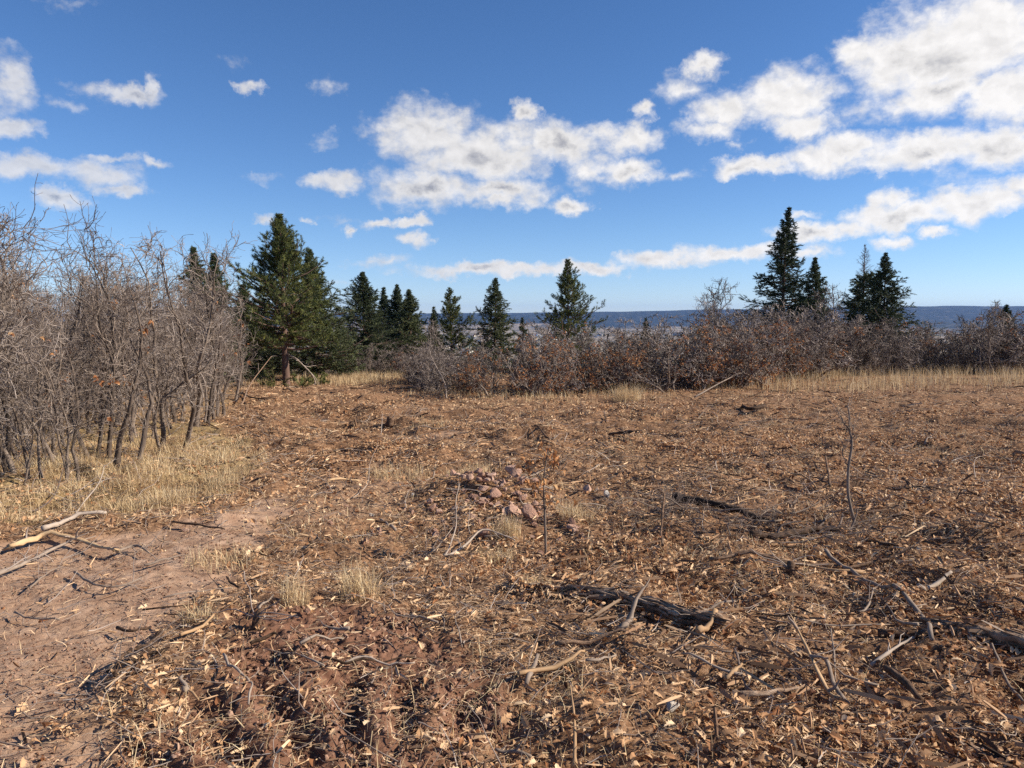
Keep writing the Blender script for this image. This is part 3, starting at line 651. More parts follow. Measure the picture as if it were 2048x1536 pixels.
def left_thicket():
    rng = np.random.default_rng(31)
    V = [oak_meshes(101 + i, 3.0, n, lf, dn, sp, r, low=lo, twr=.0026, plumb=.55) for i, (n, lf, dn, sp, r, lo) in enumerate([
        (2, 0, 1.0, .14, .042, .30), (2, 0, .95, .18, .036, .28), (1, 0, 1.15, .16, .048, .32), (3, .03, .9, .14, .028, .26), (2, .06, .95, .15, .036, .28), (3, 0, .85, .13, .024, .28)])]
    tall = oak_meshes(120, 3.5, 2, 0, 1.2, .10, .052, low=.30, twr=.0031, dark=True, wander=.20, plumb=.85)
    # front row, from the trunks seen in the photograph: px, base y, top y, kind
    front = [(-75, 985, 430, 1, 'partly out of frame, at the far left edge of the thicket'), (8, 960, 408, 'T', 'tall, cut by the left edge of the photo'), (70, 975, 640, 5, 'slim leaning stem standing in grass at far left'),
             (143, 972, 660, 3, 'slim curved stem between far left stem and black trunk'), (205, 928, 425, 'T', 'tallest, with thick blackish trunk and wide spreading crown'),
             (258, 955, 610, 4, 'stout dark crooked trunk standing forward in the golden grass'), (300, 905, 520, 1, 'second crooked trunk right of the tallest oak'),
             (342, 905, 500, 2, 'pale upper stem and dark base near the right part'), (372, 862, 475, 0, 'pale gnarled trunk whose top reaches before the pines'), (415, 845, 540, 5, 'straight light grey stem near thicket corner'),
             (440, 832, 545, 3, 'many fine grey twigs at the thicket corner'), (463, 806, 600, 4, 'a few rust leaves at the corner facing the big pine'), (478, 782, 640, 3, 'small, low, last at the right end of the thicket')]
    for px, by, ty, k, lab in front:
        x, y = at(px, by); H = (by - ty) / F * math.hypot(x, y) * 1.04
        parts, h0 = (tall, 3.5) if k == 'T' else (V[k], 3.0)
        if k == 'T': rng.random()
        place('oak_tree', parts, x, y, rng.random() * 6.28, H / h0 * (.70 if k == 'T' else .93), 'bare grey oak, ' + lab, 'oak tree', 'leafless oaks of the left thicket')
    # behind them
    pts = []; W = P_THK; lo, hi = W.min(0), W.max(0); tries = 0
    while len(pts) < 150 and tries < 9000:
        tries += 1; y = 8.5 + 22 * rng.random() ** 1.3; x = -rng.random() * (.80 * y + 1.2)
        if float(sdist(W, np.array([x]), np.array([y]))[0]) < .5: continue
        if any((x - a) ** 2 + (y - b) ** 2 < .52 ** 2 for a, b in pts): continue
        pts.append((x, y))
    pts.sort(key=lambda p: p[1])
    for i, (x, y) in enumerate(pts):
        px = 1024 + x / y * F; k = rng.integers(0, 6)
        ty = np.interp(px, [-200, 0, 60, 110, 200, 280, 330, 400, 470, 520], [430, 450, 540, 560, 500, 545, 560, 520, 590, 640]) + rng.normal(20, 28) + (y > 14) * 25
        by = 630 + F * (CAMZ - float(gbase(np.array(x), np.array(y)))) / y
        H = np.clip((by - ty) / F * y, 1.3, 4.6)
        place('oak_tree', V[k], x, y, rng.random() * 6.28, H / 3.1, 'bare grey oak stem deep inside the left thicket behind the front row', 'oak tree', 'crowded oaks inside the left thicket')
left_thicket()

def brush():
    rng = np.random.default_rng(41)
    K = dict(dens=1.0, wander=.26)
    bare = [oak_meshes(140 + i, 2.4, 4 + i % 3, 0, .78, .50, .030, low=.15, twr=.0066, wander=.30) for i in range(4)]
    leafy = [oak_meshes(150 + i, 2.4, 4 + i % 3, .50, .75, .50, .030, low=.12, twr=.0066, wander=.30) for i in range(4)]
    line = polyw([(838, 768), (880, 788), (960, 796), (1060, 797), (1160, 790), (1260, 785), (1360, 783), (1440, 778), (1520, 768), (1600, 757), (1700, 752), (1850, 750), (2100, 748)])
    topx = [830, 880, 960, 1030, 1100, 1200, 1300, 1380, 1450, 1490, 1560, 1640, 1700, 1800, 1900, 1950, 2000, 2100]
    topy = [705, 690, 688, 664, 650, 650, 640, 628, 618, 622, 622, 616, 634, 645, 640, 622, 614, 626]
    seg = np.hypot(*np.diff(line, axis=0).T); cum = np.concatenate([[0], np.cumsum(seg)])
    tot = 0
    names = ['front', 'second', 'third', 'fourth', 'fifth', 'rearmost']
    for row in range(6):
        s = rng.random() * .5; i = 0
        while s < cum[-1]:
            x = np.interp(s, cum, line[:, 0]) + rng.normal(0, .2); y = np.interp(s, cum, line[:, 1]) + row * 1.25 + rng.normal(0, .3)
            x *= 1 + row * 1.25 / 30
            px = 1024 + x / y * F
            by = 630 + F * (CAMZ - float(gbase(np.array(x), np.array(y)))) / y
            ty = np.interp(px, topx, topy) + rng.normal(8, 9) - (3 if row else -14) + (row > 3) * 14
            H = np.clip((by - ty) / F * y, 1.2, 4.4)
            p = np.interp(px, [830, 900, 1050, 1350, 1500, 1800, 2048], [.3, .45, .85, .75, .35, .2, .3]) * (1 if row < 2 else .25)
            lf = rng.random() < p
            me = (leafy if lf else bare)[rng.integers(0, 4)]
            look = 'rust-leaved oak shrub, ' if lf else 'bare grey-brown oak shrub, '
            lab = look + f'{ordw(i)} from left in {names[row]} row of the right-hand brush'
            if row >= 3: lab = ('rust-leaved' if lf else 'bare') + ' oak shrub crowded in the back rows of the right-hand brush'
            wd = H / 2.4 * (1.0 + .25 * rng.random())
            place('oak_shrub', me, x, y, rng.random() * 6.28, (wd, wd, H / 2.4), lab, 'oak shrub', 'oak brush behind the clearing')
            s += (1.15 if row < 4 else 1.6) * (.8 + .5 * rng.random()) * (1 if x < 14 else 1.2); i += 1; tot += 1
    # low purple-grey brush in the gap between the pine and the right-hand brush
    i = 0
    for row in range(4):
        for px in np.arange(470, 860, 26 - row):
            by = 752 - row * 6; x, y = at(px + rng.normal(0, 8), by + rng.normal(0, 2))
            ty = 706 + rng.normal(0, 8) - (8 if px > 700 else 0) - (10 if px > 780 else 0)
            H = np.clip((by - ty) / F * y, .7, 3)
            lab = f'low purplish bare shrub, {ordw(i)} from left in the gap behind the big pine' if row == 0 else 'low purplish bare shrub behind others in the gap by the big pine'
            wd = H / 2.4 * 1.3; place('oak_shrub', bare[rng.integers(0, 4)], x, y, rng.random() * 6.28, (wd, wd, H / 2.4), lab, 'oak shrub', 'low brush in the gap behind the big pine')
            i += 1
    # taller single oaks standing out of the brush
    tall = oak_meshes(170, 3.0, 2, 0, 1.2, .25, .05, low=.3, twr=.005)
    for px, by, ty, lab in ((1455, 760, 572, 'taller bare oak rising above the brush left of the tallest fir'), (1395, 765, 600, 'bare oak with reaching twigs above the brush, left of the tallest bare one'), (1640, 755, 585, 'wide bare oak before the second fir on the right'),
                            (855, 762, 650, 'small upright bare oak at the left end of the right-hand brush'), (745, 760, 690, 'dark little bare oak standing in the grass gap'), (1990, 752, 612, 'bare oak before the small conifer at the right edge')):
        x, y = at(px, by); H = (by - ty) / F * y
        place('oak_tree', tall, x, y, rng.random() * 6.28, H / 3.1, lab, 'oak tree', 'single oaks rising from the brush')
brush()

# ------------------------------------------------------------------ conifers
def conifer(seed, H, W, kind='fir', bare=.12, dens=1.0, nl=None, deadtop=0.0, trunk_r=None, lopsided=0.0):
    rng = np.random.default_rng(seed)
    tr = trunk_r or H * .016
    P0 = grow(rng, np.array([[0, 0, -.15]]), np.array([[rng.normal(0, .01), rng.normal(0, .01), 1.]]), np.array([H * 1.0 + .15]), 16, .012, .05)
    R0 = tr * np.linspace(1.15, .06, 17)[None]; R0[:, 0] *= 1.3
    nl = nl or int((145 if kind == 'fir' else 90) * dens)
    t = bare + (1 - bare) * (np.arange(nl) + rng.random(nl)) / nl; t = np.clip(t, 0, .985)
    f = t * 16; i = f.astype(int); fr = (f - i)[:, None]; S = P0[0, i] * (1 - fr) + P0[0, i + 1] * fr
    az = np.arange(nl) * 2.4 + rng.normal(0, .4, nl); q = (t - bare) / (1 - bare)
    if kind == 'fir':
        prof = (1 - q) ** 1.0 * (.7 + .3 * np.minimum(1, q * 7 + .3)); rise = np.interp(q, [0, .5, 1], [-.20, .12, .8]); up = .05; wn = .06
    else:
        prof = np.clip(1 - q ** 1.2, 0, 1) ** 1.0 * (.70 + .30 * np.minimum(1, q * 3 + .2)); rise = np.interp(q, [0, .4, 1], [-.15, .30, 1.1]); up = .07; wn = .10
    L1 = W * prof * (.55 + .65 * rng.random(nl) ** .8) * 1.40 * (1 + lopsided * np.cos(az) + .18 * np.cos(az - rng.random() * 6) + .16 * np.cos(az * 2 + q * 14 + rng.random() * 6)) * np.where(rng.random(nl) < .07, .35, 1) + (.04 if kind == 'fir' else .12)
    D = np.stack([np.cos(az), np.sin(az), rise + rng.normal(0, .08, nl)], -1)
    P1 = grow(rng, S, D, L1, 7, wn, up)
    R1 = (tr * .22 * (L1 / W) + .006)[:, None] * np.linspace(1, .25, 8)[None]
    k2 = 15 if kind == 'fir' else 12
    s2, d2, t2, p2 = children(rng, P1, k2, .12, 1, .95, .0)
    d2[:, 2] *= .35; d2[:, 2] += (.06 if kind == 'fir' else .25)
    L2 = np.clip(L1[p2] * (.50 - .30 * t2), .05, 1.1) * (.6 + .6 * rng.random(len(t2)))
    P2 = grow(rng, s2, d2, L2, 3, .10, -.02 if kind == 'fir' else .08)
    R2 = np.full((len(P2), 4), .006) * np.linspace(1, .5, 4)
    live = np.ones(len(P2), bool)
    if deadtop: live = q[p2] < 1 - deadtop
    tv, tq, tt = join([tubes(P0, R0, 8, [.45], .2, rng), tubes(P1, R1, 4, np.clip(rng.normal(.5, .1, nl), 0, 1))])
    parts = [('trunk', mesh('conifer_trunk', tv, tq, dict(tint=tt), True), M_ptrunk)]
    # needles
    Q = P2[live]; n = len(Q)
    kt = 5 if kind == 'fir' else 3
    tt_ = (np.arange(kt)[None] + rng.random((n, kt))) / kt * .85 + .18; ff = np.clip(tt_, 0, .999) * 3; ii = ff.astype(int); fr = (ff - ii)[..., None]; nn = np.arange(n)[:, None]
    C = (Q[nn, ii] * (1 - fr) + Q[nn, ii + 1] * fr).reshape(-1, 3); T = norm(Q[nn, ii + 1] - Q[nn, ii]).reshape(-1, 3)
    # top leader and limb tips get tufts too
    lv1 = q < (1 - deadtop) if deadtop else np.ones(nl, bool)
    C = np.concatenate([C, P1[lv1, -1], P1[lv1, -2]]); T = np.concatenate([T, norm(P1[lv1, -1] - P1[lv1, -2]), norm(P1[lv1, -1] - P1[lv1, -2])])
    kn = 11 if kind == 'fir' else 20
    nc = len(C); base = np.repeat(C, kn, 0); Tn = np.repeat(T, kn, 0)
    rv = norm(rng.normal(0, 1, (nc * kn, 3)))
    if kind == 'fir':
        rv[:, 2] *= .5; dr = norm(Tn * .8 + rv * .9); ln = .07 + .10 * rng.random(nc * kn); wd = .013
        base = base + Tn * (rng.random((nc * kn, 1)) - .5) * .14
    else:
        dr = norm(Tn * .75 + rv * .95 + [0, 0, .12]); ln = .10 + .09 * rng.random(nc * kn); wd = .0095
        base = base + Tn * (rng.random((nc * kn, 1)) - .5) * .10
    sc_ = (H / 8.) ** .4 * np.interp(base[:, 2] / H, [0, .8, 1], [1.15, .85, .35]); ln = ln * sc_; wd = (wd * sc_)[:, None]
    sd = norm(np.cross(dr, rng.normal(0, 1, (nc * kn, 3)))) * wd
    V = np.stack([base - sd, base + sd, base + dr * ln[:, None]], 1).reshape(-1, 3)
    fc = np.arange(nc * kn * 3).reshape(-1, 3)
    tint = np.clip(np.repeat(rng.normal(.48, .16, nc), kn) + rng.normal(0, .08, nc * kn), 0, 1)
    br_v, br_q, br_t = tubes(P2, R2, 3, np.full(len(P2), .3))
    parts.append(('crown', mesh('conifer_crown', V, fc, dict(tint=np.repeat(tint, 3))), {'fir': M_fir, 'pine': M_pine, 'pale': M_pale}[kind]))
    parts.append(('twigs', mesh('conifer_twigs', br_v, br_q, dict(tint=br_t)), M_ptrunk))
    return parts
def tree_at(px, ty, d, wpx, kind, label, seed, bare=.12, dens=1.0, deadtop=0.0, base=None, lop=0.0, tr=None, rz=None, name=None):
    if base is not None: x, y = at(px, base)
    else: x, y = (px - 1024) / F * d, d
    z = float(gh(x, y)); H = CAMZ + (630 - ty) / F * y - z
    w = wpx / F * y / 2
    g = {'fir': 'fir', 'pine': 'pine'}[kind]
    parts = conifer(seed, H, w, kind, bare, dens, None, deadtop, tr, lop)
    return place(name or (g + '_tree'), parts, x, y, 0 if rz is None else rz, 1, label, g + ' tree', 'evergreens beyond the clearing')
tree_at(573, 436, 0, 178, 'pine', 'big bushy pine with bare lower trunk at the edge of the clearing', 501, .25, 1.9, base=771, lop=.12, tr=.135)
tree_at(632, 500, 34.5, 150, 'fir', 'dense evergreen directly behind the right side of the big pine', 502, .10, 1.3)
tree_at(402, 496, 31, 112, 'fir', 'narrow dark fir rising behind the oaks, leftmost evergreen', 503, .05, 1.1)
tree_at(433, 508, 33, 124, 'fir', 'dark fir just right of the leftmost evergreen behind the oaks', 504, .05, 1.1)
tree_at(487, 570, 36, 120, 'fir', 'shorter dark fir between the oak thicket and the big pine', 505, .04, 1.0)
tree_at(530, 640, 40, 120, 'fir', 'low dark fir showing left of the big pine trunk', 506, .03, .9)
tree_at(726, 545, 42, 150, 'fir', 'broad dark fir standing right of the big pine', 507, .04, 1.4)
tree_at(766, 575, 50, 72, 'fir', 'slim fir, first of three close peaks right of the broad dark fir', 508, .04, .9)
tree_at(794, 570, 47, 96, 'fir', 'middle fir of the three close peaks', 509, .04, 1.1)
tree_at(823, 580, 45, 104, 'fir', 'right-hand fir of the three close peaks', 510, .04, 1.1)
tree_at(866, 614, 52, 44, 'fir', 'small thin fir left of the round-topped pine', 511, .04, .6)
tree_at(903, 578, 46, 92, 'pine', 'small open round-topped pine between two groups of firs', 512, .08, .95)
tree_at(988, 557, 47, 108, 'fir', 'open pointed fir standing alone right of the round-topped pine', 513, .05, .95)
tree_at(1048, 635, 49, 50, 'fir', 'tiny thin fir just right of the open pointed fir', 514, .05, .4)
tree_at(1139, 522, 44, 106, 'pine', 'open ragged evergreen standing alone above the middle of the brush', 515, .12, 1.25)
tree_at(1562, 418, 47, 134, 'fir', 'tallest fir, right of centre above the brush', 516, .10, 1.25)
tree_at(1628, 516, 45, 112, 'fir', 'shorter fir touching the right side of the tallest fir', 517, .06, 1.0)
tree_at(1722, 490, 50, 128, 'fir', 'fir with a dead bare top, left of the far right pair', 518, .06, 1.3, deadtop=.28)
tree_at(1766, 507, 48, 130, 'fir', 'broad fir forming the right half of the far right pair', 519, .05, 1.2)
tree_at(1290, 636, 46, 40, 'fir', 'tiny fir tip just showing over the brush right of middle', 520, .05, .4)
tree_at(2008, 610, 47, 74, 'fir', 'low rounded fir almost hidden in brush at the right edge', 521, .05, .8)

# ------------------------------------------------------------------ branches, logs, saplings, stump
def pt(px, py, lift=0.0):
    x, y = at(px, py); return np.array([x, y, float(gh(x, y)) + lift])
def sm(P, n):
    """Catmull-Rom through the points"""
    P = np.asarray(P, float); Q = np.vstack([2 * P[0] - P[1], P, 2 * P[-1] - P[-2]]); out = []
    for i in range(len(P) - 1):
        p0, p1, p2, p3 = Q[i:i + 4]
        for j in range(n):
            t = j / n; out.append(.5 * ((2 * p1) + (-p0 + p2) * t + (2 * p0 - 5 * p1 + 4 * p2 - p3) * t * t + (-p0 + 3 * p1 - 3 * p2 + p3) * t ** 3))
    out.append(P[-1]); return np.array(out)
def capped(P, R, sides, tint, knob, rng, ridge=0.0):
    v, q, t = tubes(P[None], R[None], sides, [tint], knob, rng); n = len(P)
    if ridge:
        k = 1 + ridge * rng.normal(0, .7, sides)
        V3 = v.reshape(n, sides, 3); V3 = P[:, None] + (V3 - P[:, None]) * (k[None, :, None] + rng.normal(0, .06, (n, sides, 1))) * [1, 1, .85]; V3[-1] += norm(P[-1] - P[-2]) * rng.normal(0, .03, (sides, 1)); V3[0] -= norm(P[1] - P[0]) * rng.normal(0, .03, (sides, 1)); v = V3.reshape(-1, 3)
        t = np.clip(t.reshape(n, sides) + (k[None] - 1) * .8, 0, 1).ravel()
    v = np.vstack([v, P[0], P[-1]]); a = len(v) - 2
    tri = [(a, (i + 1) % sides, i) for i in range(sides)] + [(a + 1, (n - 1) * sides + i, (n - 1) * sides + (i + 1) % sides) for i in range(sides)]
    return v, [q, np.array(tri)], np.concatenate([t, [tint, tint]])
def branch(path, r0, r1, mat, label, seed, name='fallen_branch', cat='branch', group=None, sides=7, twigs=0, knob=.42, tint=.5, sub=4, tl=.25, leaves=0, jit=.07, ridge=0.0):
    rng = np.random.default_rng(seed); P = sm(path, sub)
    P[1:-1] += rng.normal(0, r0 * jit * 2, (len(P) - 2, 3)) * [1, 1, .5]
    if name != 'fallen_log': P[:, 2] = np.maximum(P[:, 2], gh(P[:, 0], P[:, 1]) + r0 * 1.1 + .040)
    c = P[0].copy(); P = P - c; n = len(P); R_ = np.linspace(r0, r1, n) * (1 + (rng.random(n) - .5) * knob)
    body = capped(P, R_, sides, tint, knob, rng, ridge)
    o = obj(name, mesh(name, *(lambda a: (a[0], a[1]))(body), dict(tint=body[2]), True), mat, loc=c)
    if ridge > .1 and r1 > .03 or (ridge > .1 and name == 'fallen_log'):
        SP = splinter(); k = int(150 * max(.4, np.linalg.norm(P[-1])))
        f = rng.random(k) * (n - 1.01); i = f.astype(int); w = (f - i)[:, None]; C = P[i] * (1 - w) + P[i + 1] * w; T = norm(P[i + 1] - P[i])
        a = rng.random(k) * 6.283; sx = norm(np.cross(T, [0, 0, 1.])); up_ = np.cross(sx, T); nrm = sx * np.cos(a)[:, None] + up_ * np.sin(a)[:, None]
        T2 = norm(T + rng.normal(0, .10, (k, 3))); yy = norm(np.cross(nrm, T2)); zz = np.cross(T2, yy)
        Rm = np.stack([T2, yy, zz], -1); rr_ = np.interp(f, np.arange(n), R_)[:, None]
        sc3 = np.stack([.05 + .16 * rng.random(k) ** 1.5, .07 + .22 * rng.random(k), .06 + .12 * rng.random(k)], -1)
        v_, f_, t_ = stamp(SP[0], SP[1], C + nrm * rr_ * .93, Rm, sc3, np.clip(rng.normal(tint, .22, k), 0, 1))
        obj('bark', mesh('log_bark', v_, f_, dict(tint=t_)), M_bark, o)
    if twigs:
        S, D, t, p = children(rng, P[None], twigs, .15, 1, .75, .1)
        L_ = tl * (.4 + rng.random(len(S))); T1 = grow(rng, S, D, L_, 5, .2)
        rr = max(r1 * .7, .002)
        p1 = tubes(T1, (rr * (.6 + .6 * rng.random(len(S))))[:, None] * np.linspace(1, .4, 6)[None], 4, np.full(len(S), tint + .1))
        S2, D2, _, _ = children(rng, T1, 3, .2, 1, .7, .05)
        T2 = grow(rng, S2, D2, tl * .4 * (.4 + rng.random(len(S2))), 3, .2)
        p2 = tubes(T2, np.full((len(S2), 4), rr * .45), 3, np.full(len(S2), tint + .15))
        if len(T1) <= 6:
            for i in range(len(T1)):
                a_ = tubes(T1[i:i + 1], np.full((1, 6), rr) * np.linspace(1, .4, 6)[None], 4, [tint + .1]); o_ = P[0] * 0
                obj('twig', mesh('twig', a_[0], a_[1], dict(tint=a_[2]), True), M_twig, o)
            return tag(o, label, cat, group)
        v, f, tt = join([p1, p2]); obj('twigs', mesh('branch_twigs', v, f, dict(tint=tt), True), M_twig, o)
        if leaves:
            tp = T2[:, -1][rng.random(len(T2)) < leaves]; tp = np.repeat(tp, 2, 0) + rng.normal(0, .02, (len(tp) * 2, 3)); k = len(tp)
            v, f, tt = stamp(*curl_leaf(), tp, rotmats(rng.random(k) * 6.3, rng.random(k) * 1.6, rng.random(k) * 6.3), .035 + .03 * rng.random(k), np.clip(rng.normal(.6, .2, k), 0, 1))
            obj('leaves', mesh('branch_leaves', v, f, dict(tint=tt)), M_rust, o)
    return tag(o, label, cat, group)
def gl(pts, lift): return [pt(a, b, lift if not hasattr(lift, '__len__') else lift[i]) for i, (a, b) in enumerate(pts)]

# big bark log in two rotten lengths
branch(gl([(1020, 1172), (1100, 1186), (1180, 1205), (1270, 1225), (1360, 1258), (1448, 1278)], [0, .025, .04, .05, .050, .052]), .022, .050, M_bark, 'long dark rotten log with peeling bark lying in the right foreground', 601, 'fallen_log', 'log', sides=20, knob=.16, tint=.62, jit=.10, ridge=.20, sub=6)
branch([pt(1246, 1290, .02), pt(1258, 1268, .06), pt(1272, 1244, .11), pt(1286, 1226, .17) + [.03, 0, .02]], .020, .005, M_greywood, 'grey splintered piece of wood leaning across the dark rotten log', 602, 'splintered_wood', 'wood piece', sides=9, knob=.4, jit=.03, ridge=.25, tint=.4)
branch(gl([(1650, 1128), (1700, 1165), (1760, 1205), (1810, 1240), (1852, 1275), (1860, 1335)], [.03, .04, .045, .045, .05, .02]), .014, .012, M_greywood, 'long grey pole running diagonally down to the thick log at right', 603, sides=8, knob=.3, tint=.5)
branch(gl([(1850, 1275), (1905, 1290), (1960, 1318), (2060, 1340)], [.05, .045, .045, .055]), .030, .052, M_bark, 'thick knotty log leaving the photo at the right edge', 604, 'fallen_log', 'log', sides=18, knob=.16, tint=.62, ridge=.16, sub=6)
branch(gl([(1755, 1292), (1840, 1300), (1900, 1310)], .02), .022, .018, M_bark, 'short dark log tucked under the thick knotty log', 605, 'fallen_log', 'log', sides=9, knob=.4, tint=.3)
branch(gl([(1418, 1146), (1500, 1143), (1600, 1150), (1700, 1146), (1800, 1140), (1848, 1140)], .035), .014, .009, M_bark, 'long thin dark branch lying level behind the diagonal pole', 606, tint=.5)
branch(gl([(1835, 1212), (1880, 1195), (1900, 1188)], .03), .018, .010, M_greywood, 'short light stub of wood right of the diagonal pole', 607, tint=.8)
branch(gl([(1880, 1482), (1940, 1510), (2060, 1560)], .03), .022, .03, M_bark, 'dark log entering the bottom right corner', 608, 'fallen_log', 'log', sides=16, knob=.16, tint=.5, ridge=.16, sub=6)
branch(gl([(1578, 1300), (1610, 1350), (1650, 1400), (1685, 1430)], [.14, .09, .05, .02]), .004, .014, M_barewood, 'tan split stake with frayed end leaning in the lower right', 609, 'split_stake', 'wood piece', twigs=5, tl=.10, tint=.45)
branch(gl([(1650, 1362), (1670, 1400), (1690, 1432)], [.06, .04, .02]), .012, .012, M_greywood, 'short split stick beside the frayed tan stake', 610)
branch(gl([(1475, 1428), (1520, 1430), (1570, 1418), (1610, 1405)], .025), .016, .006, M_bark, 'curved bark strip below and left of the frayed stake', 611, tint=.7)
branch(gl([(1770, 1362), (1800, 1390), (1840, 1425)], .05), .020, .014, M_bark, 'stout dark stick in the middle of the lower right litter', 612, tint=.35)
branch(gl([(1740, 1352), (1765, 1345), (1800, 1325), (1825, 1318)], [.05, .07, .05, .04]), .010, .005, M_greywood, 'pale forked root piece above the stout dark stick', 613, tint=.9, twigs=4, tl=.08)
branch(gl([(1980, 1340), (2010, 1380), (2045, 1420)], .05), .006, .006, M_greywood, 'thin crooked stick near the right edge below the thick log', 614, tint=.4)
branch(gl([(1660, 1305), (1667, 1345), (1670, 1385)], [.10, .06, .02]), .004, .004, M_greywood, 'thin straight twig standing upright near the frayed stake', 615)
branch(gl([(1468, 1340), (1490, 1400), (1515, 1425)], [.06, .03, .02]), .005, .005, M_twig, 'thin dark curved twig at the left of the lower right litter', 616, tint=.3)
branch(gl([(1360, 1330), (1400, 1325), (1450, 1338), (1500, 1332)], .04), .006, .004, M_greywood, 'wavy grey branch lying below the end of the dark rotten log', 617, twigs=5, tl=.12)
branch(gl([(1395, 1305), (1412, 1290), (1430, 1272)], [.02, .05, .09]), .018, .012, M_barewood, 'tan chunk of split wood under the end of the rotten log', 618, 'splintered_wood', 'wood piece', knob=.5, tint=.3)
branch(gl([(1140, 1440), (1148, 1480), (1150, 1540)], [.09, .05, .02]), .003, .009, M_barewood, 'frayed tan splinter sticking up at the bottom centre', 619, 'splintered_wood', 'wood piece', tint=.35, knob=.5)
branch(gl([(990, 1505), (1020, 1510), (1062, 1522)], .02), .008, .008, M_greywood, 'short grey stick with side stub on bare soil at bottom centre', 620, twigs=2, tl=.08, tint=.4)
branch(gl([(1052, 1395), (1062, 1372), (1075, 1345)], [.02, .04, .07]), .012, .010, M_greywood, 'stubby grey stick standing at a slant in the bottom centre litter', 621, tint=.5)
branch(gl([(1110, 1318), (1180, 1312), (1240, 1308), (1285, 1312)], .03), .012, .006, M_bark, 'low brown bark fragment lying in front of the rotten log', 622, tint=.6)
# left foreground
branch(gl([(22, 1118), (60, 1106), (95, 1096), (150, 1100), (190, 1112), (235, 1124)], [.03, .05, .05, .06, .05, .02]), .025, .013, M_barewood, 'broken branch of yellow bare wood lying on the bare path at left', 630, 'fallen_branch', 'branch', sides=11, knob=.4, tint=.62, ridge=.14, twigs=6, tl=.16)
branch(gl([(88, 1092), (120, 1078), (160, 1068), (215, 1063)], [.05, .05, .04, .03]), .022, .014, M_greywood, 'half-stripped pale branch behind the yellow broken branch', 631, tint=.9, knob=.4, sides=9)
branch(gl([(-30, 1178), (40, 1152), (90, 1128), (145, 1105)], [.04, .05, .06, .07]), .018, .009, M_greywood, 'long smooth grey branch entering at the left edge', 632, tint=.62, twigs=7, tl=.22)
branch(gl([(235, 1124), (270, 1112), (300, 1128)], .03), .012, .006, M_greywood, 'crooked grey branch end beyond the yellow broken branch', 633, twigs=6, tl=.18)
branch(gl([(150, 1160), (190, 1185), (240, 1188), (285, 1172)], .03), .009, .004, M_greywood, 'thin grey branch with fine twigs on the path below the yellow branch', 634, twigs=9, tl=.24)
branch(gl([(60, 1190), (100, 1160), (125, 1150)], .03), .006, .003, M_greywood, 'fine twiggy spray on the path at far left', 635, twigs=9, tl=.25)
branch(gl([(290, 1150), (330, 1142), (365, 1133)], .025), .008, .004, M_greywood, 'short straight stick on the path centre', 636, twigs=3, tl=.12)
branch(gl([(345, 1068), (400, 1072), (450, 1080)], .03), .010, .006, M_bark, 'dark stick lying on the scraped earth bank', 637, tint=.25)
branch(gl([(145, 1053), (165, 1030), (200, 1005), (212, 985)], [.02, .10, .18, .24]), .007, .004, M_greywood, 'grey forked twig standing up before the left grass', 638, twigs=7, tl=.16, tint=.9)
branch(gl([(60, 1045), (110, 1010), (132, 970)], [.02, .10, .22]), .008, .004, M_twig, 'dark curved twig reaching up from the left grass', 639, tint=.2)
branch(gl([(215, 1385), (260, 1372), (300, 1350), (335, 1340)], .02), .006, .008, M_bark, 'thin black stick at the edge of the churned soil', 640, tint=.1)
branch(gl([(448, 1340), (462, 1368), (490, 1385), (506, 1400), (498, 1440)], .035), .006, .005, M_greywood, 'bent thin stick crossing the churned track marks', 641, tint=.7)
branch(gl([(690, 1340), (730, 1332), (780, 1336), (830, 1338)], .05), .007, .004, M_greywood, 'pale grey stick lying on top of the churned soil', 642, tint=.9)
branch(gl([(235, 1275), (265, 1285), (300, 1275)], .02), .010, .006, M_bark, 'small dark stick beside the bare path near the churned soil', 643, tint=.2)
branch(gl([(30, 1240), (70, 1252), (120, 1258)], .02), .006, .004, M_greywood, 'thin grey twig spray on the far left of the path', 644, twigs=6, tl=.15)
# centre
branch(gl([(888, 1112), (930, 1090), (965, 1070), (1010, 1072), (1030, 1076)], [.02, .08, .13, .08, .05]), .009, .005, M_greywood, 'forked pale grey stick in front of the stone pile, longer arm', 650, tint=.8, twigs=3, tl=.2)
branch(gl([(890, 1112), (912, 1068), (912, 1040), (920, 1018)], [.02, .12, .20, .26]), .006, .003, M_greywood, 'upright pale grey stick in front of the stone pile', 651, tint=.8, twigs=5, tl=.16)
branch(gl([(830, 1102), (870, 1090), (905, 1060)], [.02, .05, .1]), .008, .004, M_greywood, 'low twiggy grey stick left of the forked stick', 652, twigs=8, tl=.2)
branch(gl([(705, 998), (735, 978), (740, 950), (755, 930)], [.02, .06, .16, .22]), .005, .002, M_greywood, 'pale angled twig standing left of the stone pile', 653, tint=.9)
branch(gl([(655, 975), (690, 968), (720, 966)], .03), .014, .010, M_barewood, 'short tan stick lying left behind the stone pile', 654, tint=.6)
branch(gl([(1052, 868), (1075, 885), (1098, 902)], [.06, .04, .02]), .016, .012, M_bark, 'dark stub leaning in the clearing above the stone pile', 655, tint=.35)
branch(gl([(1325, 1108), (1322, 1075), (1328, 1045)], [0, .13, .26]), .012, .009, M_bark, 'upright dark stake standing left of the brush pile', 656, tint=.45)
branch(gl([(1660, 985), (1655, 965), (1650, 945)], [0, .07, .14]), .014, .009, M_bark, 'short dark stub left of the lone sapling', 657, tint=.4)
branch(gl([(1220, 868), (1250, 878), (1285, 880)], .1), .03, .03, M_bark, 'dark rounded chunk of wood in the middle clearing', 658, tint=.2)
branch(gl([(1475, 828), (1500, 832), (1530, 830)], .12), .05, .04, M_bark, 'dark log end in the clearing before the brush', 659, tint=.15)
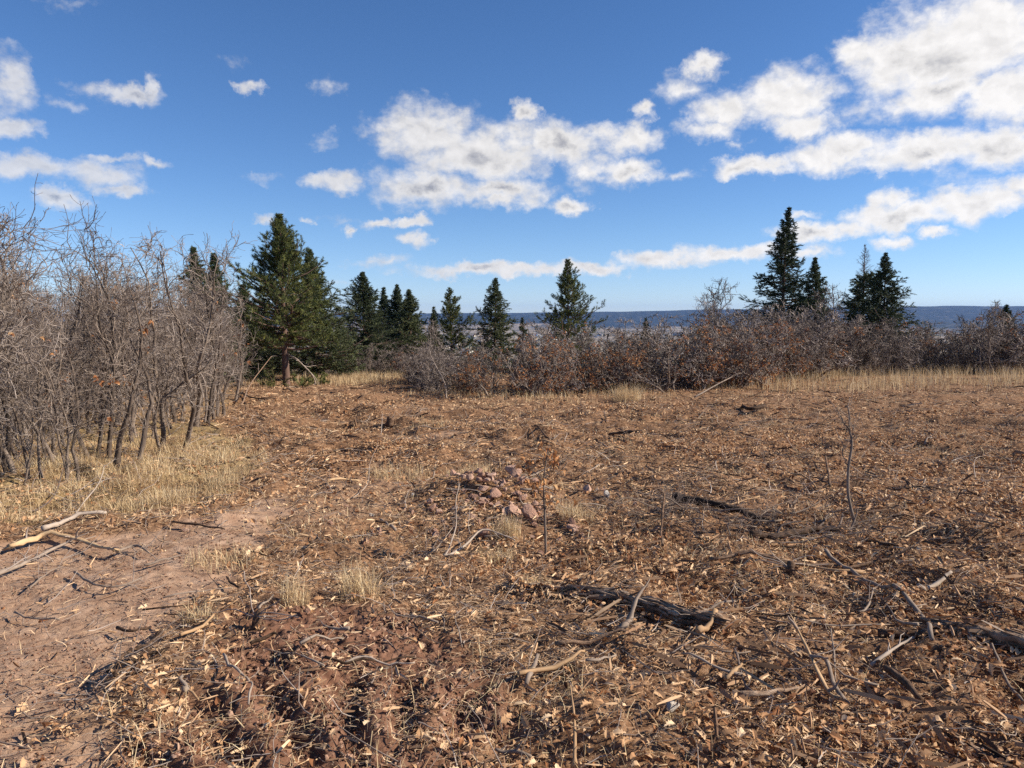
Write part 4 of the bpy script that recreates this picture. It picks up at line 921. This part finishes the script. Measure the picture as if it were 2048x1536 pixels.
branch(gl([(1350, 1020), (1400, 1030), (1460, 1045), (1540, 1060)], [.10, .09, .08, .08]), .045, .03, M_bark, 'thick black branch at the back of the brush pile', 660, tint=.1)
branch(gl([(1500, 1090), (1560, 1085), (1640, 1070), (1700, 1072)], [.05, .08, .08, .05]), .032, .018, M_bark, 'blackish branch along the front of the brush pile', 661, tint=.15, twigs=6, tl=.3)
for i in range(34):
    r_ = np.random.default_rng(700 + i); px = 1300 + i * 11.5 + r_.normal(0, 14); py = 1040 + (i / 34) * 45 + r_.normal(0, 14)
    c = pt(px, py, .04); a = r_.random() * 6.28; L_ = .25 + .3 * r_.random()
    b = c + np.array([math.cos(a) * L_, math.sin(a) * L_ * .6, .03 + .06 * r_.random()]); m_ = (b + c) / 2 + r_.normal(0, .04, 3)
    branch([c, m_, b], .008, .003, M_greywood, 'tangled grey twiggy branch in the brush pile right of the stones', 700 + i, group='tangled branches of the brush pile', twigs=11, tl=.20, tint=.42)
# mid-distance
branch([pt(975, 800), pt(970, 800) + [0, 0, .25], pt(945, 797) + [-.1, 0, .62], pt(905, 792) + [-.2, 0, .95]], .028, .016, M_greywood, 'pale arching branch bowed out of the brush at its left front', 670, tint=.6)
branch([pt(893, 803), pt(890, 800) + [0, 0, .5], pt(872, 796) + [0, 0, 1.0], pt(860, 795) + [-.1, 0, 1.5]], .018, .008, M_greywood, 'slim pale curved stem at the left corner of the right brush', 671, tint=.7, twigs=6, tl=.5)
branch([pt(1050, 792), pt(1042, 790) + [0, 0, .4], pt(1030, 790) + [-.1, 0, .85]], .022, .012, M_greywood, 'short slanting pale stem in front of the middle brush', 672, tint=.7)
branch([pt(1390, 800) + [0, 0, .05], pt(1440, 785) + [0, 0, .35], pt(1500, 775) + [0, 0, .75], pt(1540, 770) + [0, 0, 1.2]], .024, .010, M_oak, 'long grey branch slanting up at the right end of the leafy brush', 673, tint=.5, twigs=8, tl=.6)
branch([pt(482, 812), pt(500, 800) + [0, 0, .35], pt(530, 790) + [0, 0, .9], pt(545, 785) + [0, 0, 1.15]], .022, .010, M_bark, 'reddish dead branch slanting up right of the oak thicket', 674, tint=.6, twigs=3, tl=.3)
branch(gl([(480, 800), (505, 806), (530, 812)], .12), .03, .015, M_bark, 'dark limb on the ground below the slanting dead branch', 675, tint=.2, twigs=5, tl=.4)
# the broken limb hanging from the pine to the ground, and the cut boughs below it
pb = at(573, 771); zb = float(gh(*pb))
def pp(px, py, dy=0.0): y = pb[1] + dy; return np.array([(px - 1024) / F * y, y, CAMZ + (630 - py) / F * y])
branch([pp(577, 709), pp(592, 718, -.1), pp(603, 728, -.3), pp(615, 740, -.4), pp(625, 752, -.5), pp(630, 769, -.5)], .040, .020, M_greywood, 'pale broken limb slanting from the big pine trunk to the ground', 680, tint=.85, twigs=4, tl=.5)
def bough(px, py, n, label, seed):
    rng = np.random.default_rng(seed); c = pt(px, py); P = grow(rng, np.zeros((n, 3)), np.stack([rng.normal(0, 1, n), rng.normal(0, .5, n), .25 + .5 * rng.random(n)], -1), .5 + .5 * rng.random(n), 5, .15, -.03)
    v, q, t = tubes(P, np.full((n, 6), .008), 4, np.full(n, .3)); o = obj('cut_bough', mesh('cut_bough', v, q, dict(tint=t), True), M_ptrunk, loc=c)
    S, D, _, _ = children(rng, P, 12, .1, 1, .7, .05); k = 14; B = np.repeat(S, k, 0); dr = norm(np.repeat(D, k, 0) + rng.normal(0, .6, (len(S) * k, 3))); sd = norm(np.cross(dr, rng.normal(0, 1, dr.shape))) * .009
    V = np.stack([B - sd, B + sd, B + dr * .13], 1).reshape(-1, 3)
    obj('foliage', mesh('bough_needles', V, np.arange(len(V)).reshape(-1, 3), dict(tint=np.clip(rng.normal(.6, .2, len(V)), 0, 1))), M_pine, o)
    tag(o, label, 'bough')
bough(640, 770, 9, 'green cut pine bough on the ground right of the big pine', 681)
bough(605, 774, 6, 'smaller green bough lying close to the foot of the big pine', 682)
bough(550, 773, 6, 'thin green bough left of the foot of the big pine', 683)

def banked():
    rng = np.random.default_rng(77); parts = []
    for pts in ([(1020, 1172), (1100, 1186), (1180, 1205), (1270, 1225), (1360, 1258), (1448, 1278)], [(1850, 1275), (1905, 1290), (1960, 1318), (2060, 1340)], [(1880, 1482), (1940, 1510), (2060, 1560)], [(1650, 1128), (1760, 1205), (1852, 1275)]):
        P = sm([np.append(at(*p), 0) for p in pts], 6); n = 420; i = rng.integers(0, len(P), n); x = P[i, 0] + rng.normal(0, .07, n); y = P[i, 1] + rng.normal(0, .05, n) - .01
        off = np.hypot(x - P[i, 0], y - P[i, 1]); z = gh(x, y) + .05 * np.exp(-(off / .07) ** 2) * rng.random(n) + rng.random(n) * .02
        parts.append(stamp(*curl_leaf(), np.stack([x, y, z], -1), rotmats(rng.random(n) * 6.3, np.abs(rng.normal(0, .8, n)), rng.random(n) * 6.3), .025 + .035 * rng.random(n), np.clip(rng.normal(.6, .28, n), 0, 1)))
    v, f, t = join(parts); tag(obj('banked_leaves', mesh('banked_leaves', v, f, dict(tint=t)), M_leaf), 'oak leaves drifted against the fallen logs', kind='stuff')
banked()

# saplings
def sapling(px, by, pts, label, seed, r0, leaves=0, twigs=5, tl=.15, side=()):
    c = at(px, by); z0 = float(gh(*c)); d = c[1]
    def q(a, b, dy=0.0): return np.array([(a - 1024) / F * (d + dy), d + dy, CAMZ + (630 - b) / F * (d + dy)])
    path = [np.array([c[0], c[1], z0 - .03])] + [q(*p) for p in pts]
    rng = np.random.default_rng(seed)
    P = sm(path, 5); P0 = P[0].copy(); P = P - P0; n = len(P)
    body = capped(P, np.linspace(r0, r0 * .4, n), 7, .5, .2, rng)
    o = obj('oak_sapling', mesh('sapling_stem', body[0], body[1], dict(tint=body[2]), True), M_oak, loc=P0)
    allp = []
    for s in side:
        S = sm([q(*p) for p in s], 4) - P0; S[1:] += rng.normal(0, .008, (len(S) - 1, 3)); body = capped(S, np.linspace(r0 * .5, r0 * .22, len(S)), 5, .55, .2, rng)
        obj('limb', mesh('sapling_limb', body[0], body[1], dict(tint=body[2]), True), M_oak, o); allp.append(S)
    tips = []
    for S in allp + [P[n // 2:]]:
        s_, d_, t_, p_ = children(rng, S[None], twigs, .3, 1, .7, .2); T = grow(rng, s_, d_, tl * (.4 + rng.random(len(s_))), 4, .18, .04); tips.append(T)
    T = np.concatenate(tips); v, f, t = tubes(T, np.full((len(T), 5), r0 * .17), 3, np.full(len(T), .6)); obj('twigs', mesh('sapling_twigs', v, f, dict(tint=t), True), M_twig, o)
    if leaves:
        e = np.concatenate([T[:, -1], T[:, 2]]); e = e[rng.random(len(e)) < leaves]; e = np.repeat(e, 2, 0) + rng.normal(0, .02, (len(e) * 2, 3)); k = len(e)
        v, f, t = stamp(*curl_leaf(), e, rotmats(rng.random(k) * 6.3, rng.random(k) * 1.6, rng.random(k) * 6.3), .045 + .035 * rng.random(k), np.clip(rng.normal(.75, .2, k), 0, 1))
        obj('leaves', mesh('sapling_leaves', v, f, dict(tint=t)), M_rust, o)
    tag(o, label, 'sapling')
sapling(1714, 1062, [(1710, 1000), (1707, 940), (1712, 890), (1706, 862), (1704, 830), (1700, 812)], 'tall leafless oak sapling standing alone in the right clearing', 801, .0145,
        side=[[(1707, 935), (1697, 912), (1693, 880)], [(1706, 862), (1694, 845), (1682, 832), (1678, 818)], [(1709, 890), (1716, 865), (1715, 850)]], twigs=5, tl=.14)
sapling(1092, 1096, [(1091, 1040), (1089, 1000), (1089, 965), (1092, 930), (1097, 900)], 'thin dark sapling with a few tan leaves before the stone pile', 802, .011, leaves=.75,
        side=[[(1089, 966), (1072, 950), (1055, 935)], [(1090, 962), (1100, 948), (1112, 935)], [(1091, 1025), (1100, 1015), (1108, 1000)], [(1089, 1005), (1080, 990), (1072, 978)]], twigs=6, tl=.12)
# little stump with suckers
def stump(px, py, h, r, label, seed):
    rng = np.random.default_rng(seed); c = pt(px, py, -.03)
    P = np.array([[0, 0, 0], [.005, 0, h * .3], [.012, .005, h * .7], [.03, .01, h], [.036, .01, h * 1.12]]); R_ = np.array([1.5, 1.05, .95, .9, .15]) * r
    v, f, t = capped(P, R_, 10, .4, .4, rng); o = obj('tree_stump', mesh('stump', v, f, dict(tint=t), True), M_bark, loc=c)
    S = np.zeros((7, 3)) + [0, 0, h * .8]; D = np.stack([rng.normal(0, 1, 7), rng.normal(0, .6, 7), .5 * rng.random(7)], -1)
    T = grow(rng, S, D, .12 + .25 * rng.random(7), 5, .2, -.02); v, f, t = tubes(T, np.full((7, 6), .0035), 4, np.full(7, .7)); obj('suckers', mesh('stump_suckers', v, f, dict(tint=t), True), M_twig, o)
    tag(o, label, 'stump')
stump(511, 1262, .13, .028, 'small splintered stump with stiff twigs left of centre', 811)
stump(1575, 1165, .12, .03, 'torn fibrous stump behind the left end of the diagonal pole', 812)
stump(1535, 950, .10, .03, 'short stump in the clearing left of the lone sapling', 813)
stump(780, 852, .16, .09, 'dark stump on a small mound in the left middle clearing', 814)

# scattered sticks
def scattered():
    rng = np.random.default_rng(51); looks = [(M_bark, .2, 'dark'), (M_greywood, .6, 'grey'), (M_barewood, .4, 'tan split')]; done = 0
    while done < 210:
        d = 3.2 + 24 * rng.random() ** 1.35; x = (rng.random() * 2 - 1) * .72 * d
        if x < -3.0 and d > 7 and d < 24 and x < -d * .36: continue
        z = zones(np.array([x]), np.array([d]))
        if rng.random() < z[0][0] * .85 + z[2][0]: continue
        m, ti, w = looks[rng.choice(3, p=[.45, .38, .17])]; a = rng.random() * 3.14; L_ = (.12 + .40 * rng.random() ** 2) * (1 + d * .05); r = (.004 + .008 * rng.random() ** 2) * (1 + d * .05)
        q = []
        for s in (-.5, -.15, .2, .5):
            X = x + math.cos(a) * L_ * s + rng.normal(0, .045 * L_); Y = d + math.sin(a) * L_ * s + rng.normal(0, .045 * L_); q.append(np.array([X, Y, float(gh(X, Y)) + r * 1.2 + .02 * rng.random()]))
        zone = 'near foreground' if d < 5 else ('middle of the clearing' if d < 12 else 'far part of the clearing')
        branch(q, r, r * .5, m, f'{w} stick lying among the leaves in the {zone}', 900 + done, group=f'{w} sticks scattered in the {zone}', twigs=int(rng.random() < .35) * 3, tl=.1 * (1 + d * .08), tint=ti, sides=6, sub=2, knob=.45)
        done += 1
scattered()

# ------------------------------------------------------------------ stones
def rock_mesh(seed, sub=3):
    import bmesh
    rng = np.random.default_rng(seed); bm = bmesh.new(); bmesh.ops.create_icosphere(bm, subdivisions=sub, radius=1)
    v = np.array([p.co[:] for p in bm.verts]); f = np.array([[q.index for q in p.verts] for p in bm.faces]); bm.free()
    # cut by random planes for broken faces
    for _ in range(13):
        n = norm(rng.normal(0, 1, 3)); h = .42 + .35 * rng.random(); d = v @ n; v = v - np.maximum(d - h, 0)[:, None] * n
    v = v * (1 + (fbm(v[:, 0] * 2 + seed, v[:, 1] * 2 + v[:, 2] * 3, 3, 5) - .5)[:, None] * .25)
    return mesh('rock', v, f, dict(tint=np.full(len(v), .5)), False)
def stones():
    RM = [rock_mesh(s) for s in range(9)]; PM = [m.copy() for m in RM[:4]]
    rng = np.random.default_rng(61)
    def put(px, py, s, lift, label, pale=False, group='stones of the pile', name='rock', sq=(1, .85, .7)):
        x, y = at(px, py); me = (PM[rng.integers(0, 4)] if pale else RM[rng.integers(0, 9)])
        s_ = s / F * y
        o = obj(name, me, M_grock if pale else M_rock, loc=(x, y, float(gh(x, y)) + lift * .5 + s_ * .32))
        o.scale = (s_ * sq[0] * (.85 + .3 * rng.random()), s_ * sq[1], s_ * sq[2] * (.8 + .4 * rng.random())); o.rotation_euler = (rng.normal(0, .5), rng.normal(0, .5), rng.random() * 6.28)
        tag(o, label, 'stone', group)
    put(1062, 1040, 22, .04, 'large pink triangular slab, biggest stone, behind the thin sapling', sq=(1, .5, 1))
    put(1018, 1030, 24, .03, 'broad reddish stone left of the large pink slab', sq=(1.1, .7, .7))
    put(1022, 1032, 22, .02, 'broad flat red stone between the slab and the straw tuft')
    put(966, 1062, 20, .02, 'dark reddish boulder at the front near the forked grey stick', sq=(1, .8, .9))
    put(878, 1018, 15, .02, 'orange red stone at the left front corner of the pile')
    put(872, 1060, 13, .01, 'flat pink stone lying apart in front of the pile, left', sq=(1, .8, .4))
    put(895, 1065, 13, .01, 'flat pink stone lying apart beside the forked stick', sq=(1, .8, .4))
    put(1030, 985, 22, .12, 'banded reddish stone at the upper right of the pile')
    put(962, 972, 24, .14, 'smooth pinkish stone on the crest of the pile')
    put(932, 966, 17, .14, 'pale grey stone at the very top of the pile', pale=True)
    put(990, 1002, 18, .06, 'dark grey slanting stone in the middle of the pile')
    put(992, 1012, 7, .03, 'small white stone in the gap of the pile', pale=True)
    put(742, 1028, 7, .01, 'small white stone lying alone left of the pile', pale=True)
    put(826, 995, 6, .01, 'tiny white stone just left of the pile', pale=True)
    put(1215, 992, 9, .03, 'white stone right of the pile beyond the sapling', pale=True)
    put(660, 1055, 10, .01, 'red stone half buried in the litter well left of the pile')
    put(745, 1065, 11, .01, 'upright red stone left of the pile near a dark stick')
    put(1345, 1450, 16, .02, 'pale round tan stone in the foreground litter', pale=True, group=None, sq=(1, .9, .95))
    put(1175, 985, 16, .05, 'pinkish stone in the right outlying cluster, left one'); put(1205, 978, 16, .05, 'pinkish stone in the right outlying cluster, right one')
    for i in range(115):
        t = rng.random(); px = 985 + rng.normal(0, 80); top = 968 + ((px - 960) / 100) ** 2 * 14; py = top + rng.random() * 44
        put(px, py, 5 + 8 * rng.random() ** 1.4, .10 * np.exp(-((px - 960) / 90) ** 2) * np.exp(-((py - 985) / 28) ** 2) + .01, 'red-brown stone heaped in the middle of the stone pile' if abs(px - 960) < 60 else 'red-brown stone on the fringe of the stone pile')
    for i in range(90):
        px = 1020 + rng.normal(0, 120); py = 1035 + rng.normal(0, 30)
        put(px, py, 4 + 7 * rng.random(), 0, 'small red stone scattered around the stone pile', group='small stones around the pile')
    for i in range(34):
        d = 3 + 12 * rng.random(); x = (rng.random() * 2 - 1) * .7 * d; px = 1024 + x / d * F
        by = 630 + F * (CAMZ + .041 * d) / d; put(px, by, (.012 + .03 * rng.random()) / d * F, 0, 'small reddish stone lying loose on the clearing floor', group='loose stones across the clearing')
stones()

# ------------------------------------------------------------------ far valley: houses and woods
def house_mesh(seed):
    rng = np.random.default_rng(seed); w, d, h, r = 9 + 5 * rng.random(), 8, 4.5 + 2 * rng.random(), 3
    v = np.array([(-w, -d, -3), (w, -d, -3), (w, d, -3), (-w, d, -3), (-w, -d, h), (w, -d, h), (w, d, h), (-w, d, h)])
    f = np.array([(0, 1, 5, 4), (1, 2, 6, 5), (2, 3, 7, 6), (3, 0, 4, 7)])
    rv = np.array([(-w - .6, -d - .6, h + .1), (w + .6, -d - .6, h + .1), (w + .6, d + .6, h + .1), (-w - .6, d + .6, h + .1), (-w - .6, 0, h + r), (w + .6, 0, h + r)])
    return mesh('walls', v, f, dict(tint=np.full(8, .5))), mesh('roof', rv, [np.array([(0, 1, 5, 4), (2, 3, 4, 5)]), np.array([(1, 2, 5), (3, 0, 4)])], dict(tint=np.full(6, .5)))
M_wall = mat_ramp('house_wall', [(0, (.40, .33, .26)), (.5, (.62, .56, .48)), (1, (.80, .78, .74))], objtint=1.0)
M_roof = mat_ramp('house_roof', [(0, (.10, .08, .07)), (.5, (.22, .17, .14)), (1, (.40, .34, .30))], objtint=1.0)
def valley():
    rng = np.random.default_rng(71); hm = [house_mesh(i) for i in range(3)]
    for i in range(110):
        d = 1500 + 3200 * rng.random(); px = rng.choice([960, 1080, 1230, 1330, 1560, 1680, 880]) + rng.normal(0, 45)
        x = (px - 1024) / F * d; a, b = hm[rng.integers(0, 3)]; s = 1 + rng.random() * 1.2
        place('house', [('wall', a, M_wall), ('roof', b, M_roof)], x, d, rng.random() * 3.14, s, 'tiny pale house in the distant valley beyond the brush', 'house', 'houses in the distant valley')
    # scattered dark trees and woods of the valley and the ridge
    n = 22000; d = 350 * (6800 / 350) ** rng.random(n); x = (rng.random(n) * 2 - 1) * .8 * d
    k = rng.random(n) < np.where(d > 6500, 1.0, sstep(fbm(x / 260, d / 260, 3, 91), .48, .62)); x, d = x[k], d[k]; n = len(x)
    a = np.arange(6) * math.pi / 3; tv = np.concatenate([np.stack([np.cos(a), np.sin(a), a * 0], -1), np.stack([np.cos(a + .5) * .75, np.sin(a + .5) * .75, a * 0 + 1], -1), [[0, 0, 2.3]]])
    q = np.array([(i, (i + 1) % 6, 6 + (i + 1) % 6, 6 + i) for i in range(6)]); tr = np.array([(6 + i, 6 + (i + 1) % 6, 12) for i in range(6)])
    s = (2.5 + 2.5 * rng.random(n)) * np.where(d > 6500, 1.3, 1)
    v, f, t = stamp(tv, [q, tr], np.stack([x, d, gh(x, d) - .5], -1), rotmats(rng.random(n) * 6.3, np.zeros(n), np.zeros(n)), s, rng.random(n))
    tag(obj('far_woods', mesh('far_woods', v, f, dict(tint=t)), M_fir), 'dark scattered woods of the distant valley and ridge', kind='stuff')
valley()

# ------------------------------------------------------------------ haze over the valley
def haze():
    x0, x1, y0, y1, z0, z1 = -14500, 14500, -60, 14500, -240, 190
    v = np.array([(x, y, z) for z in (z0, z1) for x, y in ((x0, y0), (x1, y0), (x1, y1), (x0, y1))])
    f = np.array([(0, 3, 2, 1), (4, 5, 6, 7), (0, 1, 5, 4), (1, 2, 6, 5), (2, 3, 7, 6), (3, 0, 4, 7)])
    m = bpy.data.materials.new('haze'); m.use_nodes = True; nt = m.node_tree; nt.nodes.clear()
    o = nt.nodes.new('ShaderNodeOutputMaterial'); p = nt.nodes.new('ShaderNodeVolumePrincipled'); nt.links.new(p.outputs[0], o.inputs['Volume'])
    p.inputs['Color'].default_value = (.26, .48, 1.0, 1); p.inputs['Density'].default_value = 0.000036; p.inputs['Anisotropy'].default_value = 0.0
    tag(obj('haze', mesh('haze', v, f), m), 'thin blue air over the valley', kind='stuff')
HAZE = True
if HAZE: haze()
